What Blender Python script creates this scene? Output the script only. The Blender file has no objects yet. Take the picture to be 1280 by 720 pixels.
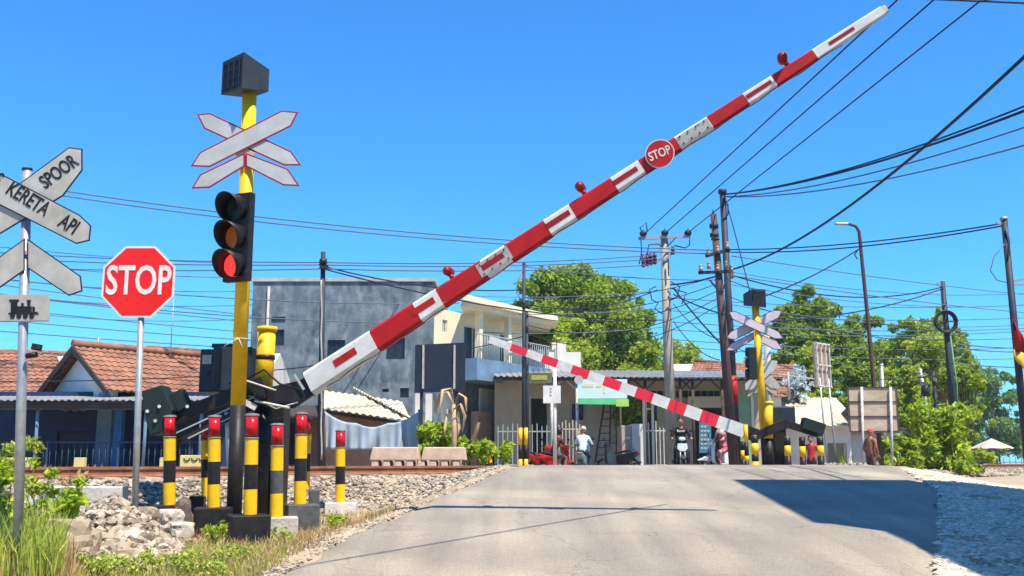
import bpy, bmesh, math, random
import numpy as np
from mathutils import Vector, Matrix
random.seed(7); rng = np.random.default_rng(7)
C = bpy.context.scene.collection
R = math.radians
# ---------------------------------------------------------------- camera frame (metres; x right, y away, z up)
F = 1250.0; PIT = R(9.9); EYE = 1.4
cp, sp_ = math.cos(PIT), math.sin(PIT)
def Zp(py, Y): return EYE + Y*math.tan(PIT + math.atan((360-py)/F))
def Xp(px, Y, z=EYE): return (px-640)/F*(Y*cp + (z-EYE)*sp_)
def P(px, py, Y):
    z = Zp(py, Y); return Vector((Xp(px, Y, z), Y, z))
# ---------------------------------------------------------------- heights of the ground
def lerp(a, b, t): return a+(b-a)*t
def sst(a, b, x):
    t = min(1, max(0, (x-a)/(b-a))); return t*t*(3-2*t)
def pw(pts, x):
    if x <= pts[0][0]: return pts[0][1]
    for (a, va), (b, vb) in zip(pts, pts[1:]):
        if x <= b: return va+(vb-va)*(x-a)/(b-a)
    return pts[-1][1]
def rail_d(x, y): return (20.66+0.98*x-y)/1.4          # distance this side of the near rail
RZ = [(-40, 0), (0, 0), (3, .15), (8.5, .43), (14, .90), (17, 1.15), (18.6, 1.27), (20, 1.325), (21.5, 1.33), (200, 1.33)]
XL = [(-40, -3.4), (0, -2.8), (8.4, -2.08), (10.7, -1.8), (13.3, -1.28), (16.8, -.54), (20, 0), (27, 1.2), (34, 0.5), (60, -2)]
XR = [(-40, 2.6), (0, 2.6), (5, 2.9), (8.6, 3.54), (11.2, 4.7), (15.2, 6.4), (19, 7.3), (27, 9), (36, 9.5), (60, 9)]
def road_z(x, y):
    z = pw(RZ, y)
    d = -rail_d(x, y)
    return z - 0.30*sst(1.2, 3.0, d) - .14*sst(6, 8.5, d)
def ground_z(x, y):
    d = rail_d(x, y)
    nat = lerp(.42, .62, sst(6, 16, y)) if y < 60 else .62
    if x > 3: nat = lerp(nat, lerp(.35, .95, sst(7, 18, y)), sst(3, 6, x))
    if y < 6: nat = lerp(.05, nat, sst(-1, 6, y))
    z = lerp(nat, 1.12, 1-sst(.55, 1.75, d))
    z = lerp(z, 1.10, sst(7, 9, -d))
    xl, xr = pw(XL, y), pw(XR, y)
    rz = road_z(x, y)
    w = 1.0
    if x < xl: w = 1-sst(0, .9 + .5*sst(14, 19, y), xl-x)
    if x > xr: w = 1-sst(0, 2.2, x-xr)
    w2 = w
    z = lerp(z, rz, w2)
    if xl+.05 < x < xr-.05: z = rz-.05
    elif w > 0: z -= .012*w
    return z
# ---------------------------------------------------------------- materials
def mat(name, col, rough=.7, metal=0.0, col2=None, nscale=4.0, namt=.5, bump=0.0, bscale=30.0, emit=None, estr=1.0,
        coat=0.0, stretch=None, detail=6.0, thr=None, trans=0.0, spec=.28, chips=None):
    m = bpy.data.materials.new(name); m.use_nodes = True
    nt = m.node_tree; N = nt.nodes; L = nt.links
    b = N['Principled BSDF']
    b.inputs['Roughness'].default_value = rough; b.inputs['Metallic'].default_value = metal
    b.inputs['Specular IOR Level'].default_value = spec
    if coat: b.inputs['Coat Weight'].default_value = coat
    tc = N.new('ShaderNodeTexCoord'); src = tc.outputs['Object']
    if stretch:
        mp = N.new('ShaderNodeMapping'); mp.inputs['Scale'].default_value = stretch; L.new(src, mp.inputs['Vector']); src = mp.outputs[0]
    if col2 is None: col2 = tuple(c*.72 for c in col)
    n = N.new('ShaderNodeTexNoise'); n.inputs['Scale'].default_value = nscale; n.inputs['Detail'].default_value = detail
    n.inputs['Roughness'].default_value = .62
    L.new(src, n.inputs['Vector'])
    r = N.new('ShaderNodeValToRGB')
    lo, hi = thr if thr else (.5-.25*(1.2-namt)-.02, .5+.25*(1.2-namt))
    r.color_ramp.elements[0].position = lo; r.color_ramp.elements[1].position = hi
    r.color_ramp.elements[0].color = (*col2, 1); r.color_ramp.elements[1].color = (*col, 1)
    L.new(n.outputs['Fac'], r.inputs['Fac']); L.new(r.outputs['Color'], b.inputs['Base Color'])
    if chips:
        cc, cs, ct, *cw = chips; cw = cw[0] if cw else .025
        n3 = N.new('ShaderNodeTexNoise'); n3.inputs['Scale'].default_value = cs; n3.inputs['Detail'].default_value = 9; n3.inputs['Roughness'].default_value = .68
        L.new(src, n3.inputs['Vector']); r3 = N.new('ShaderNodeValToRGB'); r3.color_ramp.elements[0].position = ct; r3.color_ramp.elements[1].position = ct+cw
        r3.color_ramp.elements[0].color = (0, 0, 0, 1); r3.color_ramp.elements[1].color = (1, 1, 1, 1)
        mx = N.new('ShaderNodeMixRGB'); mx.inputs[2].default_value = (*cc, 1)
        L.new(n3.outputs['Fac'], r3.inputs[0]); L.new(r3.outputs[0], mx.inputs[0]); L.new(r.outputs[0], mx.inputs[1]); L.new(mx.outputs[0], b.inputs['Base Color'])
    if bump:
        n2 = N.new('ShaderNodeTexNoise'); n2.inputs['Scale'].default_value = bscale; n2.inputs['Detail'].default_value = 5
        L.new(src, n2.inputs['Vector'])
        bp = N.new('ShaderNodeBump'); bp.inputs['Strength'].default_value = bump; bp.inputs['Distance'].default_value = .02
        L.new(n2.outputs['Fac'], bp.inputs['Height']); L.new(bp.outputs[0], b.inputs['Normal'])
    if emit:
        b.inputs['Emission Color'].default_value = (*emit, 1); b.inputs['Emission Strength'].default_value = estr
    if trans: b.inputs['Transmission Weight'].default_value = trans
    return m
def leafmat(name, cols, transl=.35):
    m = bpy.data.materials.new(name); m.use_nodes = True
    nt = m.node_tree; N = nt.nodes; L = nt.links
    b = N['Principled BSDF']; b.inputs['Roughness'].default_value = .55; b.inputs['Specular IOR Level'].default_value = .3
    a = N.new('ShaderNodeAttribute'); a.attribute_name = 'rnd'
    tc = N.new('ShaderNodeTexCoord'); n = N.new('ShaderNodeTexNoise'); n.inputs['Scale'].default_value = .9; n.inputs['Detail'].default_value = 2
    L.new(tc.outputs['Object'], n.inputs['Vector'])
    ad = N.new('ShaderNodeMath'); ad.operation = 'MULTIPLY_ADD'; ad.inputs[1].default_value = .55; ad.inputs[2].default_value = -.02
    L.new(a.outputs['Fac'], ad.inputs[0])
    ad2 = N.new('ShaderNodeMath'); ad2.operation = 'MULTIPLY_ADD'; ad2.inputs[1].default_value = .5
    L.new(n.outputs['Fac'], ad2.inputs[0]); L.new(ad.outputs[0], ad2.inputs[2])
    r = N.new('ShaderNodeValToRGB')
    els = r.color_ramp.elements
    els[0].color = (*cols[0], 1); els[0].position = .15; els[1].color = (*cols[-1], 1); els[1].position = .85
    for i, c in enumerate(cols[1:-1]):
        e = els.new(.15+.7*(i+1)/(len(cols)-1)); e.color = (*c, 1)
    L.new(ad2.outputs[0], r.inputs['Fac']); L.new(r.outputs['Color'], b.inputs['Base Color'])
    t = N.new('ShaderNodeBsdfTranslucent'); L.new(r.outputs['Color'], t.inputs['Color'])
    mx = N.new('ShaderNodeMixShader'); mx.inputs[0].default_value = transl
    L.new(b.outputs[0], mx.inputs[1]); L.new(t.outputs[0], mx.inputs[2]); L.new(mx.outputs[0], N['Material Output'].inputs['Surface'])
    return m
M = {}
M['yellow'] = mat('yellow_paint', (.90, .50, .0), .45, col2=(.66, .36, .01), nscale=7, namt=.4, bump=.08, bscale=60, chips=((.20, .13, .06), 7, .665))
M['black'] = mat('black_paint', (.010, .010, .011), .45, col2=(.024, .022, .02), nscale=9, spec=.2, chips=((.10, .08, .06), 8, .66), bump=.1, bscale=50)
M['wornblack'] = mat('worn_black_paint', (.05, .052, .055), .6, col2=(.10, .10, .095), nscale=9, bump=.2)
M['reflector'] = mat('red_reflector', (.62, .008, .012), .2, col2=(.42, .004, .008), nscale=90, coat=.2)
M['red'] = mat('red_paint', (.46, .007, .006), .55, col2=(.30, .006, .006), nscale=5, chips=((.62, .45, .42), 9, .69))
M['darkred'] = mat('dark_red_tape', (.33, .008, .008), .4, col2=(.2, .01, .01), nscale=30)
M['white'] = mat('white_paint', (.70, .69, .64), .5, col2=(.50, .48, .42), nscale=3.5, bump=.05, chips=((.30, .24, .18), 6, .69))
M['signwhite'] = mat('sign_white', (.42, .43, .42), .6, col2=(.32, .32, .30), nscale=4)
M['signgrey'] = mat('weathered_sign', (.40, .39, .35), .6, col2=(.27, .25, .21), nscale=5, chips=((.20, .15, .10), 5, .66))
M['galv'] = mat('galvanised_steel', (.38, .40, .41), .45, .45, col2=(.28, .28, .27), nscale=14)
M['rustwhite'] = mat('dirty_white_steel', (.62, .61, .57), .5, col2=(.40, .35, .28), nscale=8)
M['gunmetal'] = mat('dark_grey_steel', (.022, .030, .040), .5, .0, col2=(.014, .018, .022), nscale=5)
M['midgrey'] = mat('grey_enamel', (.035, .045, .05), .5, 0, col2=(.022, .028, .03), nscale=5)
M['glass'] = mat('dark_glass', (.02, .03, .04), .08, col2=(.015, .02, .03))
M['lens_dark'] = mat('dark_lens', (.02, .035, .02), .15, col2=(.012, .02, .012), nscale=60)
M['lens_amber'] = mat('amber_lens', (.70, .17, .02), .25, col2=(.26, .05, .01), nscale=120, namt=1.0, emit=(.9, .2, .01), estr=.03)
M['lens_red'] = mat('lit_red_lens', (.8, .02, .02), .25, col2=(.5, .01, .01), nscale=120, emit=(1, .03, .03), estr=1.1)
M['concrete'] = mat('concrete', (.46, .43, .38), .85, col2=(.28, .26, .23), nscale=3, bump=.5, bscale=25)
M['paleconcrete'] = mat('pale_concrete', (.62, .60, .55), .85, col2=(.42, .40, .36), nscale=3, bump=.4, bscale=25)
M['pinkconcrete'] = mat('sleeper_concrete', (.62, .46, .33), .85, col2=(.42, .31, .23), nscale=4, bump=.4)
M['poleconc'] = mat('pole_concrete', (.36, .33, .26), .85, col2=(.22, .20, .16), nscale=3, bump=.3, stretch=(1, 1, .3))
M['wood'] = mat('pole_wood', (.11, .065, .05), .8, col2=(.05, .03, .03), nscale=4, bump=.4, stretch=(6, 6, .5))
M['darkpole'] = mat('dark_pole', (.03, .035, .05), .6, col2=(.02, .022, .03), nscale=4)
M['cable'] = mat('cable_black', (.02, .022, .035), .6, col2=(.015, .015, .02))
M['cablegrey'] = mat('cable_grey', (.10, .13, .18), .6, col2=(.08, .1, .14))
M['insul'] = mat('porcelain', (.42, .32, .22), .3, col2=(.2, .12, .08), nscale=9)
M['rail'] = mat('rail_rust', (.30, .13, .065), .75, col2=(.17, .07, .035), nscale=6, bump=.2)
M['railtop'] = mat('rail_polished', (.62, .55, .48), .35, .6, col2=(.45, .32, .22), nscale=3)
M['skin'] = mat('skin', (.36, .19, .12), .5, col2=(.30, .15, .095), nscale=9)
M['hair'] = mat('hair', (.012, .010, .009), .5)
M['tyre'] = mat('tyre', (.018, .018, .018), .8)
M['chrome'] = mat('chrome', (.6, .6, .6), .2, .9)
M['tan'] = mat('tan_wall', (.50, .43, .31), .85, col2=(.36, .30, .21), nscale=.9, bump=.2)
M['cream'] = mat('cream_wall', (.84, .70, .44), .8, col2=(.60, .54, .40), nscale=.6, bump=.1)
M['whitewall'] = mat('white_wall', (.74, .71, .64), .8, col2=(.52, .49, .43), nscale=.7, bump=.1)
M['greywall'] = mat('grey_block_wall', (.21, .25, .265), .9, col2=(.095, .13, .15), nscale=1.5, namt=.9, bump=.4, bscale=6, detail=12, stretch=(1, 1, .6), thr=(.40, .62), chips=((.055, .080, .095), 1.4, .47, .17))
M['shadebluewall'] = mat('shade_blue_wall', (.018, .035, .10), .7, col2=(.01, .02, .06), nscale=1.2)  # near-black blue puts the porch's deep shade into the wall colour
M['bluefascia'] = mat('blue_grey_fascia', (.16, .27, .38), .8, col2=(.09, .15, .22), nscale=1.2)
M['tile'] = mat('clay_tiles', (.32, .15, .09), .9, col2=(.15, .07, .045), nscale=2.2, namt=.7, bump=.4, bscale=14, detail=9)
M['brick'] = mat('old_brick', (.42, .26, .17), .9, col2=(.22, .15, .11), nscale=2, bump=.6, bscale=8)
M['asbestos'] = mat('asbestos_sheet', (.62, .54, .38), .85, col2=(.38, .32, .22), nscale=1.4, bump=.2)
M['corr'] = mat('corrugated_metal', (.35, .38, .38), .5, .4, col2=(.22, .20, .17), nscale=2)
M['darkmetal'] = mat('dark_brown_metal', (.06, .045, .038), .7, col2=(.03, .025, .02), nscale=3)
M['tarp'] = mat('blue_grey_tarp', (.30, .36, .40), .85, col2=(.30, .36, .42), nscale=1.5, bump=.5, bscale=3)
M['board'] = mat('plywood_back', (.48, .38, .29), .8, col2=(.32, .24, .17), nscale=2, stretch=(1, 1, 3))
M['navy'] = mat('navy_board', (.010, .016, .028), .5, col2=(.016, .024, .04))
M['steelrail'] = mat('painted_railing', (.36, .42, .38), .5, col2=(.24, .28, .26))
M['bluerail'] = mat('blue_painted_railing', (.035, .06, .10), .6)
# ---------------------------------------------------------------- mesh builder
ORG = {}
SPLIT = {'canopy_posts': 'canopy_post', 'batten': 'batten ', 'bracket': 'bracket ', 'splice_bolts': 'splice_bolt', 'reflector_frame': 'reflector_band', 'posts': 'support_leg', 'prop_poles': 'prop_pole', 'wheels': 'cart_wheel', 'feet': 'foot', 'bolt': 'bolt ', 'linkage_rod': 'linkage_rod ', 'control_cable': 'control_cable ', 'arm_edge_trim': 'edge_trim', 'counterweight_arm': 'arm_beam', 'clamp_strap': 'strap', 'front_fork': 'fork_tube', 'starter_bars': 'starter_bar', 'ventilation_slots': 'ventilation_slot', 'coil_bracket': 'coil_spoke', 'looped_mark': 'loop', 'crossarm': 'crossarm_beam', 'cable_loop': 'cable_loop ', 'drop_wire': 'drop_wire ', 'jumper_wires': 'jumper_wire', 'cable_tie': 'tie_tail', 'faded_print': 'print_patch', 'side_rails': 'side_rail', 'rungs': 'rung', 'frame_rails': 'frame_rail', 'framing': 'frame_bar', 'column': 'porch_column', 'boom_fork': 'fork_plate', 'barge_board': 'barge_board '}
SPLIT = {k: v.strip() if v.strip() != k else k+'#' for k, v in SPLIT.items()}
def link(o): C.objects.link(o); return o
def setp(o, label=None, cat=None, group=None, kind=None):
    if label: o['label'] = label
    if cat: o['category'] = cat
    if group: o['group'] = group
    if kind: o['kind'] = kind
    return o
def thing(name, label, cat, loc, group=None):
    o = bpy.data.objects.new(name, None); o.empty_display_size = .2; link(o); o.location = loc
    ORG[o.name] = Vector(loc)
    return setp(o, label, cat, group)
def frame(d, up=Vector((0, 0, 1))):
    d = d.normalized()
    if abs(d.dot(up)) > .98: up = Vector((1, 0, 0))
    a = d.cross(up).normalized(); b = a.cross(d).normalized()
    return a, b
class MB:
    def __init__(s): s.v = []; s.f = []; s.m = []; s.sm = []
    def add(s, vs, fs, mi=0, smooth=False):
        o = len(s.v); s.v += [Vector(v) for v in vs]
        for f in fs: s.f.append([i+o for i in f]); s.m.append(mi); s.sm.append(smooth)
        return s
    def obox(s, o, ux, uy, uz, mi=0):      # corner + three edge vectors
        o = Vector(o); ux = Vector(ux); uy = Vector(uy); uz = Vector(uz)
        vs = [o, o+ux, o+ux+uy, o+uy, o+uz, o+ux+uz, o+ux+uy+uz, o+uy+uz]
        fs = [(0, 3, 2, 1), (4, 5, 6, 7), (0, 1, 5, 4), (1, 2, 6, 5), (2, 3, 7, 6), (3, 0, 4, 7)]
        if ux.cross(uy).dot(uz) < 0: fs = [tuple(reversed(f)) for f in fs]
        return s.add(vs, fs, mi)
    def box(s, x0, x1, y0, y1, z0, z1, mi=0):
        return s.obox((x0, y0, z0), (x1-x0, 0, 0), (0, y1-y0, 0), (0, 0, z1-z0), mi)
    def rbox(s, c, sx, sy, sz, rot=0.0, tilt=None, mi=0):  # centre box, z rotation (or matrix)
        m = tilt if tilt is not None else Matrix.Rotation(rot, 3, 'Z')
        c = Vector(c); ux = m @ Vector((sx, 0, 0)); uy = m @ Vector((0, sy, 0)); uz = m @ Vector((0, 0, sz))
        return s.obox(c-ux/2-uy/2-uz/2, ux, uy, uz, mi)
    def beam(s, p0, p1, w, h, w1=None, h1=None, mi=0, side=None):  # w across, h in the upright plane
        p0, p1 = Vector(p0), Vector(p1); d = (p1-p0).normalized()
        a, b = frame(d)
        if side is not None:
            a = Vector(side).normalized(); b = a.cross(d).normalized()
            if b.z < 0: b = -b
        w1 = w if w1 is None else w1; h1 = h if h1 is None else h1
        vs = []
        for p, ww, hh in ((p0, w, h), (p1, w1, h1)):
            vs += [p-a*ww/2-b*hh/2, p+a*ww/2-b*hh/2, p+a*ww/2+b*hh/2, p-a*ww/2+b*hh/2]
        fs = [(0, 1, 2, 3), (7, 6, 5, 4), (0, 4, 5, 1), (1, 5, 6, 2), (2, 6, 7, 3), (3, 7, 4, 0)]
        n0 = (vs[1]-vs[0]).cross(vs[2]-vs[0])
        if n0.dot(d) > 0: fs = [tuple(reversed(f)) for f in fs]
        return s.add(vs, fs, mi)
    def cyl(s, p0, p1, r0, r1=None, n=14, mi=0, cap=True):
        return s.tube([p0, p1], [r0, r0 if r1 is None else r1], n, mi, cap)
    def tube(s, pts, r, n=10, mi=0, cap=True):
        pts = [Vector(p) for p in pts]
        rs = r if isinstance(r, (list, tuple)) else [r]*len(pts)
        vs = []; a = None
        for i, p in enumerate(pts):
            d = (pts[min(i+1, len(pts)-1)]-pts[max(i-1, 0)]).normalized()
            if a is None: a, b = frame(d)
            else:
                a = (a - d*a.dot(d)).normalized()
            b = a.cross(d).normalized()
            for k in range(n):
                t = 2*math.pi*k/n; vs.append(p+(a*math.cos(t)+b*math.sin(t))*rs[i])
        o = len(s.v); s.v += vs
        for i in range(len(pts)-1):
            for k in range(n):
                k2 = (k+1) % n
                s.f.append([o+i*n+k, o+i*n+k2, o+(i+1)*n+k2, o+(i+1)*n+k]); s.m.append(mi); s.sm.append(True)
        if cap:
            s.f.append([o+k for k in reversed(range(n))]); s.m.append(mi); s.sm.append(False)
            e = o+(len(pts)-1)*n
            s.f.append([e+k for k in range(n)]); s.m.append(mi); s.sm.append(False)
        return s
    def ball(s, c, rx, ry=None, rz=None, n=12, mi=0, rot=None, jit=0):
        ry = rx if ry is None else ry; rz = rx if rz is None else rz
        c = Vector(c); vs = []; h = n//2
        for i in range(1, h):
            th = math.pi*i/h
            for k in range(n):
                ph = 2*math.pi*k/n; j = 1+random.uniform(-jit, jit)
                v = Vector((rx*math.sin(th)*math.cos(ph)*j, ry*math.sin(th)*math.sin(ph)*j, rz*math.cos(th)*j))
                vs.append(c+(rot@v if rot else v))
        t = Vector((0, 0, rz)); t = rot@t if rot else t
        vs += [c+t, c-t]; T, B = len(vs)-2, len(vs)-1
        fs = []
        for i in range(h-2):
            for k in range(n): fs.append((i*n+k, (i+1)*n+k, (i+1)*n+(k+1) % n, i*n+(k+1) % n))
        for k in range(n):
            fs.append((T, k, (k+1) % n)); fs.append((B, (h-2)*n+(k+1) % n, (h-2)*n+k))
        return s.add(vs, fs, mi, True)
    def prism(s, pts, vec, mi=0):
        pts = [Vector(p) for p in pts]; vec = Vector(vec); n = len(pts)
        nn = Vector((0, 0, 0))
        for i in range(n): nn += pts[i].cross(pts[(i+1) % n])
        if nn.dot(vec) > 0: pts.reverse()
        vs = pts+[p+vec for p in pts]
        fs = [tuple(range(n)), tuple(reversed(range(n, 2*n)))]
        for i in range(n): fs.append((i, i+n, (i+1) % n+n, (i+1) % n))
        return s.add(vs, fs, mi)
    def pieces(s):
        par = list(range(len(s.v)))
        def find(a):
            while par[a] != a: par[a] = par[par[a]]; a = par[a]
            return a
        for f in s.f:
            for i in f[1:]: par[find(f[0])] = find(i)
        g = {}
        for k, f in enumerate(s.f): g.setdefault(find(f[0]), []).append(k)
        out = []
        for ks in g.values():
            m = MB(); mp = {}
            for k in ks:
                ff = []
                for i in s.f[k]:
                    if i not in mp: mp[i] = len(m.v); m.v.append(s.v[i])
                    ff.append(mp[i])
                m.f.append(ff); m.m.append(s.m[k]); m.sm.append(s.sm[k])
            out.append(m)
        return out
    def build(s, name, mats, parent=None, origin=None, bevel=0.0, solid=0.0):
        if name in SPLIT and parent is not None:
            nn = SPLIT[name]; r = None
            for p in s.pieces(): r = p.build(nn, mats, parent, origin, bevel, solid)
            return r
        if not isinstance(mats, (list, tuple)): mats = [mats]
        org = Vector((0, 0, 0))
        if parent is not None: org = ORG[parent.name]
        elif origin is not None: org = Vector(origin)
        name = name.rstrip('#')
        me = bpy.data.meshes.new(name)
        me.from_pydata([v-org for v in s.v], [], s.f)
        for m in mats: me.materials.append(m)
        me.polygons.foreach_set('material_index', s.m); me.polygons.foreach_set('use_smooth', s.sm)
        me.update()
        o = bpy.data.objects.new(name, me); link(o)
        ORG[o.name] = org
        if parent is not None: o.parent = parent
        else: o.location = org
        if bevel:
            b = o.modifiers.new('bevel', 'BEVEL'); b.width = bevel; b.segments = 2; b.limit_method = 'ANGLE'; b.angle_limit = R(50)
        if solid:
            b = o.modifiers.new('solid', 'SOLIDIFY'); b.thickness = solid; b.offset = -1
        return o
def fastmesh(name, V, Fc, mats, fmat=None, smooth=False, rnd=None, parent=None, origin=None):
    org = ORG[parent.name] if parent is not None else Vector(origin if origin is not None else (0, 0, 0))
    V = np.asarray(V, dtype=np.float32)-np.array(org, dtype=np.float32)
    Fc = np.asarray(Fc, dtype=np.int32); k = Fc.shape[1]; nf = len(Fc)
    me = bpy.data.meshes.new(name)
    me.vertices.add(len(V)); me.vertices.foreach_set('co', V.ravel())
    me.loops.add(nf*k); me.loops.foreach_set('vertex_index', Fc.ravel())
    me.polygons.add(nf); me.polygons.foreach_set('loop_start', np.arange(0, nf*k, k, dtype=np.int32))
    if not isinstance(mats, (list, tuple)): mats = [mats]
    for m in mats: me.materials.append(m)
    if fmat is not None: me.polygons.foreach_set('material_index', np.asarray(fmat, dtype=np.int32))
    me.polygons.foreach_set('use_smooth', np.full(nf, smooth, dtype=bool))
    if rnd is not None:
        a = me.attributes.new('rnd', 'FLOAT', 'FACE'); a.data.foreach_set('value', np.asarray(rnd, dtype=np.float32))
    me.update(calc_edges=True)
    o = bpy.data.objects.new(name, me); link(o); ORG[o.name] = org
    if parent is not None: o.parent = parent
    else: o.location = org
    return o
def lettering(body, c, u, v, size, m, parent, xs=1.0, off=0.0, depth=.004, name='lettering'):
    cu = bpy.data.curves.new('t', 'FONT'); cu.body = body; cu.align_x = 'CENTER'; cu.align_y = 'CENTER'
    cu.extrude = depth/2/size; cu.offset = off; cu.resolution_u = 3
    t = bpy.data.objects.new('t', cu); link(t)
    dg = bpy.context.evaluated_depsgraph_get()
    me = bpy.data.meshes.new_from_object(t.evaluated_get(dg)); bpy.data.objects.remove(t)
    u = Vector(u).normalized(); v = Vector(v).normalized(); n = u.cross(v); c = Vector(c)-ORG[parent.name]
    for w in me.vertices:
        p = w.co; w.co = c+u*(p.x*size*xs)+v*(p.y*size)+n*(p.z*size)
    me.materials.clear(); me.materials.append(m)
    me.name = name
    o = bpy.data.objects.new(name, me); link(o); o.parent = parent; ORG[o.name] = ORG[parent.name]
    return o
def roof_sheet(mb, A, B, D, tw=.25, th=.33, amp=.03, saw=.03, ku=6, kv=2, mi=0):
    A, B, D = Vector(A), Vector(B), Vector(D); U = B-A; Vv = D-A; n = U.cross(Vv).normalized()
    if n.z < 0: n = -n
    nu = max(1, round(U.length/tw))*ku; rows = max(1, round(Vv.length/th))
    vs = []; fs = []; k = 0
    for r_ in range(rows):
        for j in (0, 1):
            t = (r_+j)/rows
            for i in range(nu+1):
                h = amp*math.sin(2*math.pi*i/ku)+(saw*(1-j) if saw else 0)
                jt = random.uniform(-.004, .004) if saw else 0
                vs.append(A+U*(i/nu)+Vv*t+n*(h+jt))
    for r_ in range(rows*2-1):
        for i in range(nu):
            a = r_*(nu+1)+i; fs.append((a, a+1, a+nu+2, a+nu+1))
    mb.add(vs, fs, mi, False); return mb
def wall(mb, o, u, L, H, t, holes, mi=0, n=None):
    """upright wall from o along u (unit), length L, height H, thickness t away from viewer, holes = [(x0,z0,x1,z1)]"""
    u = Vector(u).normalized(); o = Vector(o); n = Vector((-u.y, u.x, 0)) if n is None else n
    xs = sorted({0, L, *[h[0] for h in holes], *[h[2] for h in holes]}); zs = sorted({0, H, *[h[1] for h in holes], *[h[3] for h in holes]})
    for a, b in zip(xs, xs[1:]):
        run = None
        for c, d in zip(zs, zs[1:]):
            hole = any(h[0]-1e-6 <= a and b <= h[2]+1e-6 and h[1]-1e-6 <= c and d <= h[3]+1e-6 for h in holes)
            if hole:
                if run: mb.obox(o+u*a+Vector((0, 0, run[0])), u*(b-a), n*t, (0, 0, run[1]-run[0]), mi); run = None
            else: run = (run[0], d) if run else (c, d)
        if run: mb.obox(o+u*a+Vector((0, 0, run[0])), u*(b-a), n*t, (0, 0, run[1]-run[0]), mi)
    return mb
def window(parent, o, u, hole, t, fm, gm, bars=1, name='window'):
    u = Vector(u).normalized(); n = Vector((-u.y, u.x, 0)); o = Vector(o); x0, z0, x1, z1 = hole; w = .05
    mb = MB()
    def bx(a, b, c, d, dp=.06, off=.05): mb.obox(o+u*a+n*off+Vector((0, 0, c)), u*(b-a), n*dp, (0, 0, d-c))
    bx(x0, x1, z0, z0+w); bx(x0, x1, z1-w, z1); bx(x0, x0+w, z0+w, z1-w); bx(x1-w, x1, z0+w, z1-w)
    for k in range(1, bars+1):
        xm = lerp(x0, x1, k/(bars+1)); bx(xm-.02, xm+.02, z0+w, z1-w, .05)
    f = mb.build(name, fm, parent)
    g = MB(); g.obox(o+u*(x0+w)+n*.09+Vector((0, 0, z0+w)), u*(x1-x0-2*w), n*.01, (0, 0, z1-z0-2*w)); g.build('pane', gm, f)
    return f

# ================================================================ SETTING: terrain, road, rails, ballast
def axis(segs):
    out = []
    for a, b, st in segs: out += list(np.arange(a, b-1e-6, st))
    return out+[segs[-1][1]]
xs = axis([(-550, -300, 125), (-300, -60, 30), (-60, -14, 3), (-14, -5, .35), (-5, 9, .12), (9, 16, .4), (16, 60, 3), (60, 300, 30), (300, 550, 125)])
ys = axis([(-60, -4, 4), (-4, 5, .5), (5, 24, .15), (24, 36, .5), (36, 120, 6), (120, 400, 40), (400, 550, 75)])
V = []
for y in ys:
    for x in xs:
        z = ground_z(x, y)
        inroad = pw(XL, y) < x < pw(XR, y)
        if -6 < x < 11 and 4 < y < 24 and not inroad:
            z += .035*math.sin(x*3.1+y*1.7)*math.sin(y*2.3-x)*.6+random.uniform(-.012, .012)
        V.append((x, y, z))
nx = len(xs); Fq = [(j*nx+i, j*nx+i+1, (j+1)*nx+i+1, (j+1)*nx+i) for j in range(len(ys)-1) for i in range(nx-1)]
def ground_material():
    m = mat('dry_soil', (.40, .31, .20), .95, col2=(.24, .19, .12), nscale=1.3, bump=.7, bscale=18, detail=10)
    return m
g = fastmesh('ground', V, Fq, ground_material(), smooth=True); g['kind'] = 'structure'
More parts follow.
